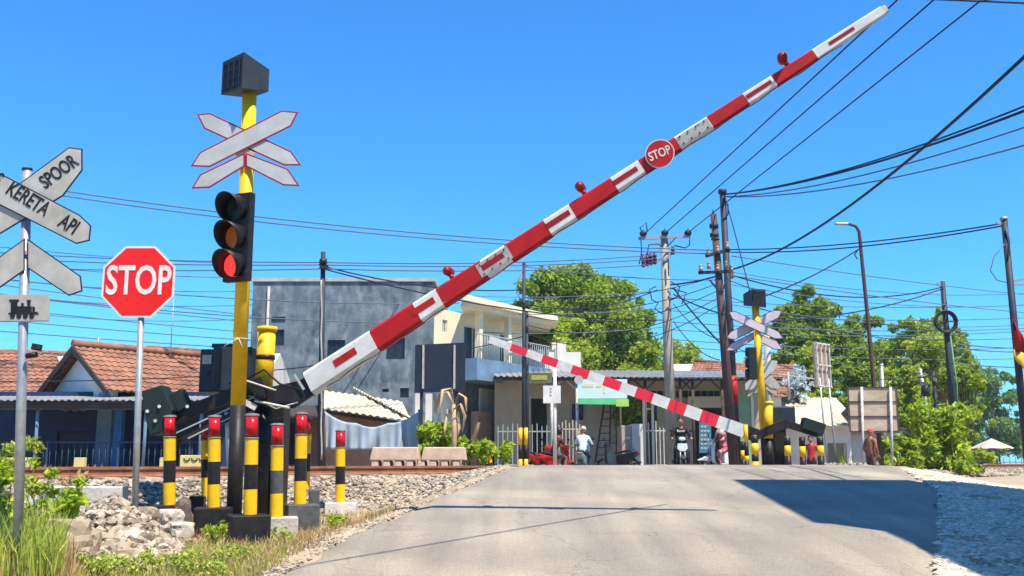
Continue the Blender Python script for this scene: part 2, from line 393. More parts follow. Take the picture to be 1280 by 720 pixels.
# asphalt road
def asphalt():
    m = bpy.data.materials.new('worn_asphalt'); m.use_nodes = True
    N = m.node_tree.nodes; L = m.node_tree.links; b = N['Principled BSDF']; b.inputs['Roughness'].default_value = .82
    tc = N.new('ShaderNodeTexCoord')
    n1 = N.new('ShaderNodeTexNoise'); n1.inputs['Scale'].default_value = .45; n1.inputs['Detail'].default_value = 8
    n2 = N.new('ShaderNodeTexNoise'); n2.inputs['Scale'].default_value = 60; n2.inputs['Detail'].default_value = 4
    mp = N.new('ShaderNodeMapping'); mp.inputs['Rotation'].default_value = (0, 0, R(14)); mp.inputs['Scale'].default_value = (1.6, .12, 1)
    n3 = N.new('ShaderNodeTexNoise'); n3.inputs['Scale'].default_value = 1.4; n3.inputs['Detail'].default_value = 5
    L.new(tc.outputs['Object'], n1.inputs['Vector']); L.new(tc.outputs['Object'], n2.inputs['Vector'])
    L.new(tc.outputs['Object'], mp.inputs[0]); L.new(mp.outputs[0], n3.inputs['Vector'])
    r1 = N.new('ShaderNodeValToRGB'); e = r1.color_ramp.elements
    e[0].position = .3; e[0].color = (.215, .188, .148, 1); e[1].position = .7; e[1].color = (.325, .283, .222, 1)
    L.new(n1.outputs['Fac'], r1.inputs[0])
    mx = N.new('ShaderNodeMixRGB'); mx.blend_type = 'MULTIPLY'; mx.inputs[0].default_value = .75
    r2 = N.new('ShaderNodeValToRGB'); e = r2.color_ramp.elements; e[0].position = .34; e[0].color = (.58, .58, .59, 1); e[1].position = .60; e[1].color = (1.12, 1.1, 1.06, 1)
    L.new(n2.outputs['Fac'], r2.inputs[0]); L.new(r1.outputs[0], mx.inputs[1]); L.new(r2.outputs[0], mx.inputs[2])
    mx2 = N.new('ShaderNodeMixRGB'); mx2.blend_type = 'MULTIPLY'; mx2.inputs[0].default_value = .8
    r3 = N.new('ShaderNodeValToRGB'); e = r3.color_ramp.elements; e[0].position = .34; e[0].color = (.74, .74, .75, 1); e[1].position = .62; e[1].color = (1.1, 1.09, 1.05, 1)
    L.new(n3.outputs['Fac'], r3.inputs[0]); L.new(mx.outputs[0], mx2.inputs[1]); L.new(r3.outputs[0], mx2.inputs[2])
    # pale tyre-dust arcs
    wv = N.new('ShaderNodeTexWave'); wv.wave_type = 'RINGS'; wv.rings_direction = 'Z'; wv.inputs['Scale'].default_value = .055; wv.inputs['Distortion'].default_value = 2.2; wv.inputs['Detail'].default_value = 3; wv.inputs['Detail Scale'].default_value = .6
    mpw = N.new('ShaderNodeMapping'); mpw.inputs['Location'].default_value = (9, 3, 0); L.new(tc.outputs['Object'], mpw.inputs[0]); L.new(mpw.outputs[0], wv.inputs['Vector'])
    rw = N.new('ShaderNodeValToRGB'); e = rw.color_ramp.elements; e[0].position = .90; e[0].color = (1, 1, 1, 1); e[1].position = .985; e[1].color = (1.22, 1.2, 1.15, 1)
    L.new(wv.outputs['Fac'], rw.inputs[0]); mw = N.new('ShaderNodeMixRGB'); mw.blend_type = 'MULTIPLY'; mw.inputs[0].default_value = .9
    L.new(mx2.outputs[0], mw.inputs[1]); L.new(rw.outputs[0], mw.inputs[2]); mx2 = mw
    vs_ = N.new('ShaderNodeTexVoronoi'); vs_.inputs['Scale'].default_value = 38; L.new(tc.outputs['Object'], vs_.inputs['Vector'])
    rv = N.new('ShaderNodeValToRGB'); e = rv.color_ramp.elements; e[0].position = .08; e[0].color = (1.5, 1.45, 1.35, 1); e[1].position = .22; e[1].color = (.97, .97, .97, 1)
    L.new(vs_.outputs['Distance'], rv.inputs[0]); mv = N.new('ShaderNodeMixRGB'); mv.blend_type = 'MULTIPLY'; mv.inputs[0].default_value = .6
    L.new(mx2.outputs[0], mv.inputs[1]); L.new(rv.outputs[0], mv.inputs[2]); mx2 = mv
    # fine cracks
    vo = N.new('ShaderNodeTexVoronoi'); vo.feature = 'DISTANCE_TO_EDGE'; vo.inputs['Scale'].default_value = .55
    dn = N.new('ShaderNodeTexNoise'); dn.inputs['Scale'].default_value = 2.2; dn.inputs['Detail'].default_value = 6
    am = N.new('ShaderNodeMixRGB'); am.blend_type = 'LINEAR_LIGHT'; am.inputs[0].default_value = .35
    L.new(tc.outputs['Object'], dn.inputs['Vector']); L.new(tc.outputs['Object'], am.inputs[1]); L.new(dn.outputs['Color'], am.inputs[2]); L.new(am.outputs[0], vo.inputs['Vector'])
    r4 = N.new('ShaderNodeValToRGB'); e = r4.color_ramp.elements; e[0].position = 0; e[0].color = (.55, .55, .55, 1); e[1].position = .010; e[1].color = (1, 1, 1, 1)
    L.new(vo.outputs['Distance'], r4.inputs[0])
    mx3 = N.new('ShaderNodeMixRGB'); mx3.blend_type = 'MULTIPLY'; mx3.inputs[0].default_value = .6
    L.new(mx2.outputs[0], mx3.inputs[1]); L.new(r4.outputs[0], mx3.inputs[2])
    L.new(mx3.outputs[0], b.inputs['Base Color'])
    bp = N.new('ShaderNodeBump'); bp.inputs['Strength'].default_value = .5; bp.inputs['Distance'].default_value = .012
    L.new(n2.outputs['Fac'], bp.inputs['Height']); L.new(bp.outputs[0], b.inputs['Normal'])
    return m
V = []; Fq = []; NW = 30
yy = axis([(-40, 4, 1), (4, 24, .1), (24, 60, 1)])
for j, y in enumerate(yy):
    a, b = pw(XL, y), pw(XR, y)
    ja = .05*math.sin(y*2.1)+.04*math.sin(y*7.3)+random.uniform(-.02, .02); jb = .07*math.sin(y*1.7+1)+.05*math.sin(y*5.9)+random.uniform(-.03, .03)
    for i in range(NW+1):
        x = lerp(a+ja, b+jb, i/NW); e = min(i, NW-i)
        V.append((x, y, road_z(x, y)+(.012 if e > 0 else -.03)+.003*math.sin(x*1.1+y*.6)))
    if j: Fq += [((j-1)*(NW+1)+i, (j-1)*(NW+1)+i+1, j*(NW+1)+i+1, j*(NW+1)+i) for i in range(NW)]
o = fastmesh('road', V, Fq, asphalt(), smooth=True); o['kind'] = 'structure'
# ---- rails (oblique to the road)
tdir = Vector((1, .98, 0)).normalized(); tn = Vector((.98, -1, 0)).normalized()   # tn points this side
rail0 = Vector((0, 20.66, 0))
def rp(s, d, z): p = rail0+tdir*s+tn*d; return Vector((p.x, p.y, z))
def rail_profile(mb, d, s0, s1):
    prof = [(-.065, 1.19, 0), (.065, 1.19, 0), (.065, 1.205, 0), (.015, 1.225, 0), (.012, 1.29, 0), (.036, 1.30, 0), (.036, 1.335, 1), (-.036, 1.335, 0), (-.036, 1.30, 0), (-.012, 1.29, 0), (-.015, 1.225, 0), (-.065, 1.205, 0)]
    n = len(prof); vs = [rp(s0, d+p[0], p[1]) for p in prof]+[rp(s1, d+p[0], p[1]) for p in prof]
    fs = []; 
    for i in range(n): mb.add([vs[i], vs[(i+1) % n], vs[(i+1) % n+n], vs[i+n]], [(0, 1, 2, 3)], prof[i][2])
names = [('near rail of the front track', 0), ('far rail of the front track', -1.07)]
for nm, d in names:
    mb = MB(); rail_profile(mb, d, -40, 90)
    setp(mb.build('rail', [M['rail'], M['railtop']], origin=rp(0, d, 1.19)), 'rusty brown steel rail, '+nm, 'rail', 'rails of the railway line')
mb = MB()
for trk in (-.535,):
    s = -30
    while s < 60:
        p = rp(s, trk, 1.12)
        x0, x1 = pw(XL, p.y), pw(XR, p.y)
        if not (x0-.8 < p.x < x1+.8): mb.obox(rp(s-.11, trk-1, 1.03), tdir*.22, tn*2.0, (0, 0, .16))
        s += .6
o = mb.build('sleepers', M['pinkconcrete']); setp(o, 'concrete sleepers half buried in ballast under the rails', 'sleepers', None, 'stuff')
# ---- stones
def stones(name, pts, sizes, mats, label=None, cat=None, origin=(0, 0, 0), flat=.7, parent=None):
    base = np.array([(-1, 1.618, 0), (1, 1.618, 0), (-1, -1.618, 0), (1, -1.618, 0), (0, -1, 1.618), (0, 1, 1.618), (0, -1, -1.618), (0, 1, -1.618), (1.618, 0, -1), (1.618, 0, 1), (-1.618, 0, -1), (-1.618, 0, 1)])/1.9
    tri = np.array([(0, 11, 5), (0, 5, 1), (0, 1, 7), (0, 7, 10), (0, 10, 11), (1, 5, 9), (5, 11, 4), (11, 10, 2), (10, 7, 6), (7, 1, 8), (3, 9, 4), (3, 4, 2), (3, 2, 6), (3, 6, 8), (3, 8, 9), (4, 9, 5), (2, 4, 11), (6, 2, 10), (8, 6, 7), (9, 8, 1)])
    n = len(pts); pts = np.asarray(pts); sizes = np.asarray(sizes)
    A = rng.uniform(0, 2*np.pi, n); B = rng.uniform(0, 2*np.pi, n)
    v = base[None]*(1+rng.uniform(-.3, .3, (n, 12, 1)))*rng.uniform(.65, 1.25, (n, 1, 3))
    ca, sa = np.cos(A)[:, None], np.sin(A)[:, None]; cb, sb = np.cos(B)[:, None], np.sin(B)[:, None]
    x, y, z = v[..., 0], v[..., 1], v[..., 2]
    x, z = x*cb+z*sb, -x*sb+z*cb; x, y = x*ca-y*sa, x*sa+y*ca
    v = np.stack([x, y, z*flat], -1)*sizes[:, None, None]+pts[:, None, :]
    f = (tri[None]+(np.arange(n)*12)[:, None, None]).reshape(-1, 3)
    o = fastmesh(name, v.reshape(-1, 3), f, mats, rnd=np.repeat(rng.uniform(0, 1, n), 20), origin=origin, parent=parent)
    if label: setp(o, label, cat, None, 'stuff')
    return o
def stonemat(name, cols):
    m = bpy.data.materials.new(name); m.use_nodes = True; N = m.node_tree.nodes; L = m.node_tree.links; b = N['Principled BSDF']; b.inputs['Roughness'].default_value = .9
    a = N.new('ShaderNodeAttribute'); a.attribute_name = 'rnd'; r = N.new('ShaderNodeValToRGB'); e = r.color_ramp.elements
    e[0].color = (*cols[0], 1); e[1].color = (*cols[-1], 1)
    for i, c in enumerate(cols[1:-1]): q = e.new((i+1)/(len(cols)-1)); q.color = (*c, 1)
    tc = N.new('ShaderNodeTexCoord'); n = N.new('ShaderNodeTexNoise'); n.inputs['Scale'].default_value = 22; n.inputs['Detail'].default_value = 5
    L.new(tc.outputs['Object'], n.inputs['Vector'])
    ma = N.new('ShaderNodeMath'); ma.operation = 'MULTIPLY_ADD'; ma.inputs[1].default_value = .5; L.new(n.outputs['Fac'], ma.inputs[0])
    mb_ = N.new('ShaderNodeMath'); mb_.operation = 'MULTIPLY_ADD'; mb_.inputs[1].default_value = .8; mb_.inputs[2].default_value = -.15; L.new(a.outputs['Fac'], mb_.inputs[0]); L.new(mb_.outputs[0], ma.inputs[2])
    L.new(ma.outputs[0], r.inputs[0]); L.new(r.outputs[0], b.inputs['Base Color'])
    bp = N.new('ShaderNodeBump'); bp.inputs['Strength'].default_value = .4; bp.inputs['Distance'].default_value = .01; L.new(n.outputs['Fac'], bp.inputs['Height']); L.new(bp.outputs[0], b.inputs['Normal'])
    return m
M['ballast'] = stonemat('ballast_stone', [(.09, .075, .06), (.22, .18, .14), (.36, .30, .23), (.52, .44, .34)])
M['greystone'] = stonemat('grey_gravel', [(.34, .285, .22), (.52, .44, .34), (.66, .56, .44), (.78, .68, .55)])
M['rock'] = stonemat('pale_rock', [(.11, .085, .06), (.25, .20, .145), (.38, .315, .235), (.52, .445, .345)])
def scatter(n, xr, yr, ok):
    out = []
    while len(out) < n:
        x = random.uniform(*xr); y = random.uniform(*yr)
        if ok(x, y): out.append((x, y, ground_z(x, y)))
    return out
def frustum(x, y, m=30): return abs(x) < (640+m)/F*y*1.02
# left ballast
p = scatter(15000, (-11.5, .6), (9, 21), lambda x, y: -1.0 < rail_d(x, y) < 1.75+.25*math.sin(x*3) and x < pw(XL, y)-.15 and frustum(x, y))
p = [(x, y, z+random.uniform(-.01, .03)) for x, y, z in p]
stones('ballast', p, rng.uniform(.022, .048, len(p)), M['ballast'], 'pale grey railway ballast stones left of the road', 'ballast')
p = scatter(9000, (6.5, 21), (15, 42), lambda x, y: -1.0 < rail_d(x, y) < 2.2 and x > pw(XR, y)+.1 and frustum(x, y))
p = [(x, y, z+random.uniform(-.01, .04)) for x, y, z in p]
stones('ballast', p, rng.uniform(.035, .07, len(p)), M['ballast'], 'pale railway ballast stones right of the road', 'ballast')
p = scatter(3500, (-12, 20), (15, 42), lambda x, y: -7 < rail_d(x, y) < -1.0 and not (pw(XL, y) < x < pw(XR, y)) and frustum(x, y))
p = [(x, y, z+.01) for x, y, z in p]
stones('ballast', p, rng.uniform(.04, .07, len(p)), M['ballast'], 'railway ballast stones between the two tracks', 'ballast')
V = []; Fq = []; ny = 0
for y in axis([(2, 19.6, .12)]):
    a = pw(XR, y)+.02*math.sin(y*9)-.1
    for i in range(40):
        x = a+i*.13+(i*.02)**2; V.append((x, y, ground_z(x, y)+.012+random.uniform(-.004, .006)-(.03 if i == 0 else 0)-(.02 if i == 39 else 0)))
    if ny: Fq += [((ny-1)*40+i, (ny-1)*40+i+1, ny*40+i+1, ny*40+i) for i in range(39)]
    ny += 1
o = fastmesh('gravel_shoulder', V, Fq, mat('pale_grit', (.58, .49, .38), .95, col2=(.34, .28, .21), nscale=7, bump=.35, bscale=60, detail=12, namt=.9), smooth=True); o['kind'] = 'structure'
# right gravel shoulder in shade
p = scatter(17000, (3.3, 9.5), (7, 19), lambda x, y: x > pw(XR, y)-.35*random.random()**2 and rail_d(x, y) > 1.2 and frustum(x, y))
p = [(x, y, z+random.uniform(.0, .016)) for x, y, z in p]
stones('gravel', p, rng.uniform(.010, .030, len(p))*np.where(rng.random(len(p)) < .10, 1.9, 1), M['greystone'], 'rough grey gravel shoulder in shade along the right road edge', 'gravel', flat=.4)
# loose grit along the left verge
p = scatter(6500, (-4.6, 0), (7.5, 19), lambda x, y: x < pw(XL, y)+.1 and x > pw(XL, y)-1.3 and rail_d(x, y) > 1 and frustum(x, y) and random.random() < 1-.6*(pw(XL, y)-x))
stones('gravel', p, rng.uniform(.008, .026, len(p)), M['rock'], 'small pale grit along the left road edge', 'gravel')

# ================================================================ NEAR CROSSING EQUIPMENT
def pxpoly(pts, Y, off=0.0):
    return [P(x, y, Y)+Vector((0, off, 0)) for x, y in pts]
def shrink(pts, d):      # inward offset of a convex-ish pixel polygon
    n = len(pts); out = []
    area = sum(pts[i][0]*pts[(i+1) % n][1]-pts[(i+1) % n][0]*pts[i][1] for i in range(n)); sg = 1 if area > 0 else -1
    for i in range(n):
        p0, p1, p2 = Vector(pts[i-1]), Vector(pts[i]), Vector(pts[(i+1) % n])
        e1 = (p1-p0).normalized(); e2 = (p2-p1).normalized()
        n1 = Vector((-e1.y, e1.x))*sg; n2 = Vector((-e2.y, e2.x))*sg
        b = (n1+n2); b = b/(b.length_squared/2) if b.length > 1e-4 else n1
        out.append(tuple(p1+b*d))
    return out
def board(name, pts, Y, th, face, edge, parent, border_px, label=None):
    """sign board: coloured plate with an inset face standing 3 mm proud"""
    mb = MB(); mb.prism(pxpoly(pts, Y), (0, th, 0))
    o = mb.build(name, edge, parent)
    if label: o['label'] = label
    f = MB(); f.prism(pxpoly(shrink(pts, border_px), Y, -.003), (0, .004, 0)); f.build('sign_face', face, o)
    return o
def arrow_board(c, ang, half, w, tip):   # pixel polygon of a board with pointed ends
    ca, sa = math.cos(R(ang)), -math.sin(R(ang)); nx_, ny_ = -sa, ca
    pts = [(-half, 0), (-half+tip, -w/2), (half-tip, -w/2), (half, 0), (half-tip, w/2), (-half+tip, w/2)]
    return [(c[0]+a*ca+b*nx_, c[1]+a*sa+b*ny_) for a, b in pts]
# ---- crossing sign on the left edge
Y = 7.8
g0 = P(24, 716, Y)
t = thing('railway_crossing_sign', 'galvanised pole with weathered crossed boards reading SPOOR and KERETA API at left edge', 'crossing sign', (g0.x, Y, .45))
mb = MB(); mb.cyl((g0.x, Y, .30), P(34, 212, Y), .037, .037, 18); pole = mb.build('pole', M['galv'], t)
mb = MB(); mb.cyl(P(34, 213, Y), P(34, 210.5, Y), .041, .041, 18); mb.build('cap', M['midgrey'], pole)
def half_board(pts, name, yo, lab, edge='navy'):
    return board(name, pts, Y+yo, .006, M['signgrey'], M[edge], t, 1.6, lab)
# rear board rising to the right (SPOOR); the left end lies outside the frame
b1 = half_board([(103, 213), (79, 245), (-65, 332), (-75, 306), (-52, 285), (86, 184), (103, 186)], 'crossing_board', -.045, 'weathered board rising to the right, reading SPOOR')
b2 = half_board([(-85, 186), (-62, 184), (99, 268), (114, 282), (112, 301), (95, 305), (-68, 222), (-84, 206)], 'crossing_board', -.065, 'front weathered board sloping down to the right, ending in KERETA API')
uu = (P(97, 196, Y)-P(50, 231, Y)); vv = Vector((0, -sp_*0, 1))
def uvdir(p0, p1):
    u = (P(*p1, Y)-P(*p0, Y)); u.y = 0; u.normalize(); return u, Vector((-u.z, 0, u.x))
u, v = uvdir((50, 231), (97, 196))
lettering('SPOOR', P(74, 215, Y-.045)+Vector((0, -.006, 0)), u, v, .165, M['black'], b1, .62, .012)
u, v = uvdir((0, 226), (103, 288))
lettering('AWAS', P(-17, 216, Y-.065)+Vector((0, -.006, 0)), u, v, .165, M['black'], b2, .62, .014); lettering('KERETA', P(35.5, 249, Y-.065)+Vector((0, -.006, 0)), u, v, .165, M['black'], b2, .66, .014); lettering('API', P(86.5, 281, Y-.065)+Vector((0, -.006, 0)), u, v, .165, M['black'], b2, .66, .014)
half_board([(-42, 372), (-42, 350), (31, 298), (31, 338), (-20, 374)], 'chevron_board', -.045, 'lower left arm of the weathered chevron')
half_board([(34, 298), (101, 345), (103, 364), (86, 370), (34, 335)], 'chevron_board', -.045, 'lower right arm of the weathered chevron')
pl = board('plate', [(-2, 368), (62, 368), (62, 402), (-2, 403)], Y-.045, .005, M['signgrey'], M['signgrey'], t, 1.5, 'small plate with a black steam locomotive symbol')
# steam locomotive symbol, built as a thin raised silhouette
mb = MB()
def sil(pts): mb.prism(pxpoly(pts, Y-.045, -.007), (0, .005, 0))
sil([(14, 391), (14, 377), (12, 377), (12, 374.5), (24, 374.5), (24, 377), (22, 377), (22, 383), (40, 383), (40, 391)])
sil([(35, 383), (34, 375), (39, 375), (38, 383)]); sil([(27, 383), (27, 379), (30, 379), (30, 383)]); sil([(40, 390), (47, 390), (49, 393), (11, 393), (11, 391), (40, 391)])
sil([(41, 383), (44, 384), (44, 389), (41, 390)])
for x in (16, 24, 32, 40):
    sil([(x+3.2*math.cos(a*math.pi/5), 395.6+3.2*math.sin(a*math.pi/5)) for a in range(10)])
mb.build('locomotive_symbol', M['black'], pl)
mb = MB(); mb.rbox(P(35, 385, Y-.03), .09, .03, .03); mb.rbox(P(33, 316, Y-.03), .10, .03, .03); mb.rbox(P(33, 246, Y-.035), .10, .03, .03); mb.build('bracket', M['galv'], t)
# action camera clamped to that pole
c0 = P(42, 437, Y)
t = thing('small_camera', 'small black camera clamped to the galvanised crossing sign pole', 'camera', (c0.x-.02, Y, c0.z-.06))
mb = MB(); mb.cyl(P(33, 445, Y-.05), P(46, 443, Y-.05), .022, .022, 12); mb.build('clamp', M['black'], t)
mb = MB(); mb.rbox(P(46, 434, Y-.05), .075, .035, .05, tilt=Matrix.Rotation(R(10), 3, 'Y')); mb.build('camera_body', M['black'], t, bevel=.005)
mb = MB(); mb.cyl(P(48, 434, Y-.067), P(48, 434, Y-.08), .016, .016, 12); mb.build('lens', M['glass'], t)
# ---- STOP octagon
Y = 10.3; c = P(175, 353, Y)
t = thing('stop_sign', 'red octagonal STOP sign on a galvanised pole above the rock pile', 'stop sign', (P(171, 645, Y).x, Y, .5))
mb = MB(); mb.cyl((P(170, 650, Y).x, Y, .35), P(175, 395, Y)+Vector((0, 0, .35)), .033, .033, 18); mb.build('pole', M['galv'], t)
def octa(r): return [(c.x+r*math.cos(R(22.5+45*k)), 0, c.z+r*1.0*math.sin(R(22.5+45*k))) for k in range(8)]
mb = MB(); mb.prism([(x, Y-.045, z) for x, _, z in octa(.408)], (0, .006, 0)); pl = mb.build('sign_plate', M['white'], t)
mb = MB(); mb.prism([(x, Y-.048, z) for x, _, z in octa(.385)], (0, .004, 0)); fc = mb.build('sign_face', mat('stop_red', (.72, .012, .010), .4, col2=(.60, .012, .010), nscale=3), pl)
lettering('STOP', (c.x, Y-.0505, c.z), (1, 0, 0), (0, 0, 1), .43, M['white'], fc, .66, .018)
mb = MB(); mb.rbox((c.x, Y-.03, c.z+.18), .2, .02, .03); mb.rbox((c.x, Y-.03, c.z-.18), .2, .02, .03); mb.build('bracket', M['galv'], t)
# ---- crossing signal mast (yellow over black)
def mast(Y, base_px, top_px, split_py, r, gz, lab, group=None):
    b = P(*base_px, Y); tp = P(*top_px, Y)
    t = thing('crossing_signal', lab, 'signal', (b.x, Y, gz), group)
    b = Vector((b.x, Y, gz-.15)); k = (Zp(split_py, Y)-b.z)/(tp.z-b.z); mid = b.lerp(tp, k)
    mb = MB(); mb.cyl(b, mid, r, r, 22, 1); mb.cyl(mid, tp, r, r*.97, 22, 0)
    mb.build('mast', [M['yellow'], M['black']], t)
    return t
Y = 12.3
sig = mast(Y, (293, 640), (312, 118), 507, .092, .62, 'tall yellow and black mast with crossed boards, lit red lamp and siren')
# cable tie, weathering plate
mb = MB(); p0 = P(301, 424, Y); mb.tube([p0+Vector((.1*math.cos(a), .1*math.sin(a), 0)) for a in [k*math.pi/6 for k in range(13)]], .006, 6)
mb.cyl(p0+Vector((0, -.1, 0)), p0+Vector((-.17, -.12, -.1)), .006, .006, 6); mb.cyl(p0+Vector((0, -.1, 0)), p0+Vector((.06, -.12, -.12)), .006, .006, 6)
mb.build('cable_tie', M['rustwhite'], sig)
# siren housing on top
def siren(t, c, s, rot, w):
    m = Matrix.Rotation(rot, 3, 'Z'); c = Vector(c)
    def q(x, y, z): return c+m@Vector((x*s, y*s, z*s))
    vs = [q(-.5, -.5, -.52), q(.5, -.5, -.56), q(.5, -.5, .56), q(-.5, -.5, .50), q(-.42, .5, -.34), q(.42, .5, -.34), q(.42, .5, .36), q(-.42, .5, .36)]
    mb = MB(); mb.add(vs, [(0, 1, 2, 3), (5, 4, 7, 6), (1, 5, 6, 2), (4, 0, 3, 7), (3, 2, 6, 7), (4, 5, 1, 0)], 0)
    h = mb.build('siren_housing', M['midgrey'], t, bevel=.008)
    mb = MB(); mb.obox(q(-.46, -.512, -.46), m@Vector((.90*s, 0, 0)), m@Vector((0, .01*s, 0)), (0, 0, .90*s)); mb.build('mouth', M['black'], h)
    mb = MB()
    for k in range(4): mb.obox(q(-.40, -.53, -.40+.25*k), m@Vector((.78*s, 0, 0)), m@Vector((0, .02*s, 0)), (0, 0, .03*s))
    for k in range(4): mb.obox(q(-.40+.25*k, -.545, -.40), m@Vector((.03*s, 0, 0)), m@Vector((0, .02*s, 0)), (0, 0, .78*s))
    mb.build('grille', M['gunmetal'], h)
    return h
hc = P(308, 99, Y-.02); siren(sig, hc, .44, R(-38), 1)
def crossbucks(t, cx, cy, k, Y, face, edge, bp, th=.006):
    """k = px scale relative to the near sign"""
    def S(pts): return [(cx+(x-307)*k, cy+(y-185)*k) for x, y in pts]
    board('crossing_board', S([(246, 143), (262, 141), (364, 189), (377, 207), (355, 207), (255, 161)]), Y-.11, th, face, edge, t, bp, 'rear board falling to the right')
    board('crossing_board', S([(238, 208), (250, 190), (352, 138), (373, 140), (364, 158), (262, 209)]), Y-.13, th, face, edge, t, bp, 'front board rising to the right')
    board('chevron_board', S([(239, 236), (250, 218), (306, 191), (306, 208), (262, 235)]), Y-.12, th, face, edge, t, bp, 'lower left arm of the chevron')
    board('chevron_board', S([(307, 191), (360, 211), (375, 233), (354, 232), (307, 208)]), Y-.12, th, face, edge, t, bp, 'lower right arm of the chevron')
M['redborder'] = mat('sign_border_red', (.30, .015, .03), .5)
crossbucks(sig, 307, 185, 1.0, Y, M['signwhite'], M['redborder'], 1.9)
mb = MB(); mb.rbox(P(307, 190, Y-.10), .24, .02, .10); mb.build('bracket', M['board'], sig)
# traffic light head turned to the left
def light_head(t, c, yaw, s, lenses, hood=True, mats=None):
    m = Matrix.Rotation(yaw, 3, 'Z'); c = Vector(c)
    def q(x, y, z): return c+m@Vector((x*s, y*s, z*s))
    mb = MB(); mb.obox(q(-.19, 0, -.56), m@Vector((.38*s, 0, 0)), m@Vector((0, .10*s, 0)), (0, 0, 1.12*s))
    h = mb.build('signal_head', M['black'], t, bevel=.012)
    for i, z in enumerate((.36, 0, -.36)):
        mb = MB(); mb.cyl(q(0, -.03, z), q(0, -.004, z), .145*s, .145*s, 24); l = mb.build('lens', lenses[i], h)
        l['label'] = ['dark unlit top lens', 'dull orange middle lens', 'lit red bottom lens'][i]
        if hood:
            n = 24; vs = []; fs = []
            for k in range(n+1):
                a = R(-60)+R(300)*k/n
                for (dy, r_, dz) in ((-.004, .165, 0), (-.29, .175, -.02), (-.29, .167, -.02), (-.004, .157, 0)):
                    dd = dy if dy > -.1 else dy*(.72+.28*math.sin(a))
                    vs.append(q(r_*math.cos(a), dd, z+r_*math.sin(a)+dz))
            for k in range(n):
                for j in range(4):
                    fs.append((k*4+j, k*4+(j+1) % 4, (k+1)*4+(j+1) % 4, (k+1)*4+j))
            mb = MB(); mb.add(vs, fs, 0, True); mb.build('visor', M['black'], h)
    return h
light_head(sig, P(295.5, 296, Y-.16), R(-24), 1.0, [M['lens_dark'], M['lens_amber'], M['lens_red']])
mb = MB()
for py in (255, 335): mb.obox(P(296, py, Y-.08), (.18, 0, 0), (0, .05, 0), (0, 0, .04))
mb.build('bracket', M['black'], sig)
# ---- barrier machine, short support post, arm
def Q(px, py, dy=0.0): return P(px, py, 12.9+dy)
mech = thing('barrier_gate', 'near raised barrier with long red and white boom carrying a round STOP disc', 'barrier', (P(331, 600, 12.9).x, 12.9, .62))
pb = P(331, 600, 13.05); pb.x = P(331, 450, 13.05).x
mb = MB(); z0 = .5; top = P(332, 412, 13.05); top.x = pb.x+.01
sp1 = Vector((pb.x, 13.05, Zp(488, 13.05))); mb.cyl((pb.x, 13.05, z0), sp1, .115, .115, 22, 1); mb.cyl(sp1, top, .115, .118, 22, 0)
mb.cyl(top-Vector((0, 0, .02)), top+Vector((0, 0, .035)), .135, .135, 22, 0)
zc = Zp(447, 13.05); mb.cyl((top.x, 13.05, zc-.03), (top.x, 13.05, zc+.03), .121, .121, 22, 1)
mb.build('support_post', [M['yellow'], M['black']], mech)
mb = MB(); a0 = P(255, 487, 13.35); a1 = P(318, 437, 13.35)
mb.box(a0.x, a0.x+.20, 13.1, 13.75, a0.z-.05, a1.z-.02, 0); mb.box(a0.x+.20, a1.x+.06, 13.0, 13.75, a0.z-.05, a1.z, 0)
hs = mb.build('machine_box', M['gunmetal'], mech, bevel=.02)
mb = MB(); mb.box(a0.x+.13, a0.x+.50, 13.15, 13.7, a1.z+.002, a1.z+.06); mb.build('lid', M['gunmetal'], hs, bevel=.01)
mb = MB(); mb.box(a0.x+.04, a0.x+.16, 13.08, 13.098, a1.z-.22, a1.z-.10); mb.build('label_plate', M['signgrey'], hs)
mb = MB(); mb.box(a0.x+.3, a0.x+.315, 12.985, 12.998, a0.z+.02, a1.z-.05); mb.cyl((a0.x+.12, 13.06, a0.z+.2), (a0.x+.12, 13.1, a0.z+.2), .02, .02, 10); mb.build('latch', M['black'], hs)
# pedestal under the box
mb = MB(); mb.box(pb.x-.05, pb.x+.24, 13.2, 13.6, .5, a0.z-.06); mb.build('pedestal', M['black'], mech)
# rear arms with counterweights
hub = P(312, 487, 12.9)
mb = MB()
for dy in (-.22, .22):
    mb.beam(Q(330, 478, dy), Q(204, 527, dy), .07, .17, .06, .16)
    mb.beam(Q(322, 505, dy), Q(222, 552, dy), .06, .10, .05, .07)
mb.build('counterweight_arm', M['black'], mech, bevel=.008)
mb = MB(); mb.beam(Q(318, 496, -.27), Q(212, 545, -.27), .012, .018); mb.beam(Q(300, 516, -.27), Q(235, 548, -.27), .012, .018); mb.build('arm_edge_trim', M['steelrail'], mech)
M['dkgreen'] = mat('dark_green_black', (.012, .022, .020), .5)
for poly, d0, th in (([(176, 489), (202, 481), (216, 512), (208, 538), (187, 545)], -.42, .30), ([(209, 494), (226, 486), (236, 506), (222, 516)], -.30, .2), ([(176, 500), (196, 490), (210, 520), (200, 546)], .2, .25)):
    mb = MB(); mb.prism(pxpoly(poly, 12.9+d0), (0, th, 0)); w = mb.build('counterweight', M['dkgreen'], mech, bevel=.012)
mb = MB()
for px, py in ((184, 514), (199, 508), (234, 508), (194, 526)): mb.cyl(Q(px, py, -.45), Q(px, py, -.41), .022, .022, 8)
mb.build('bolt', M['rustwhite'], mech)
mb = MB(); mb.cyl(Q(326, 490, -.34), Q(326, 490, .3), .09, .09, 20); mb.cyl(Q(326, 490, -.36), Q(326, 490, -.34), .05, .05, 12); mb.build('pivot', M['black'], mech)
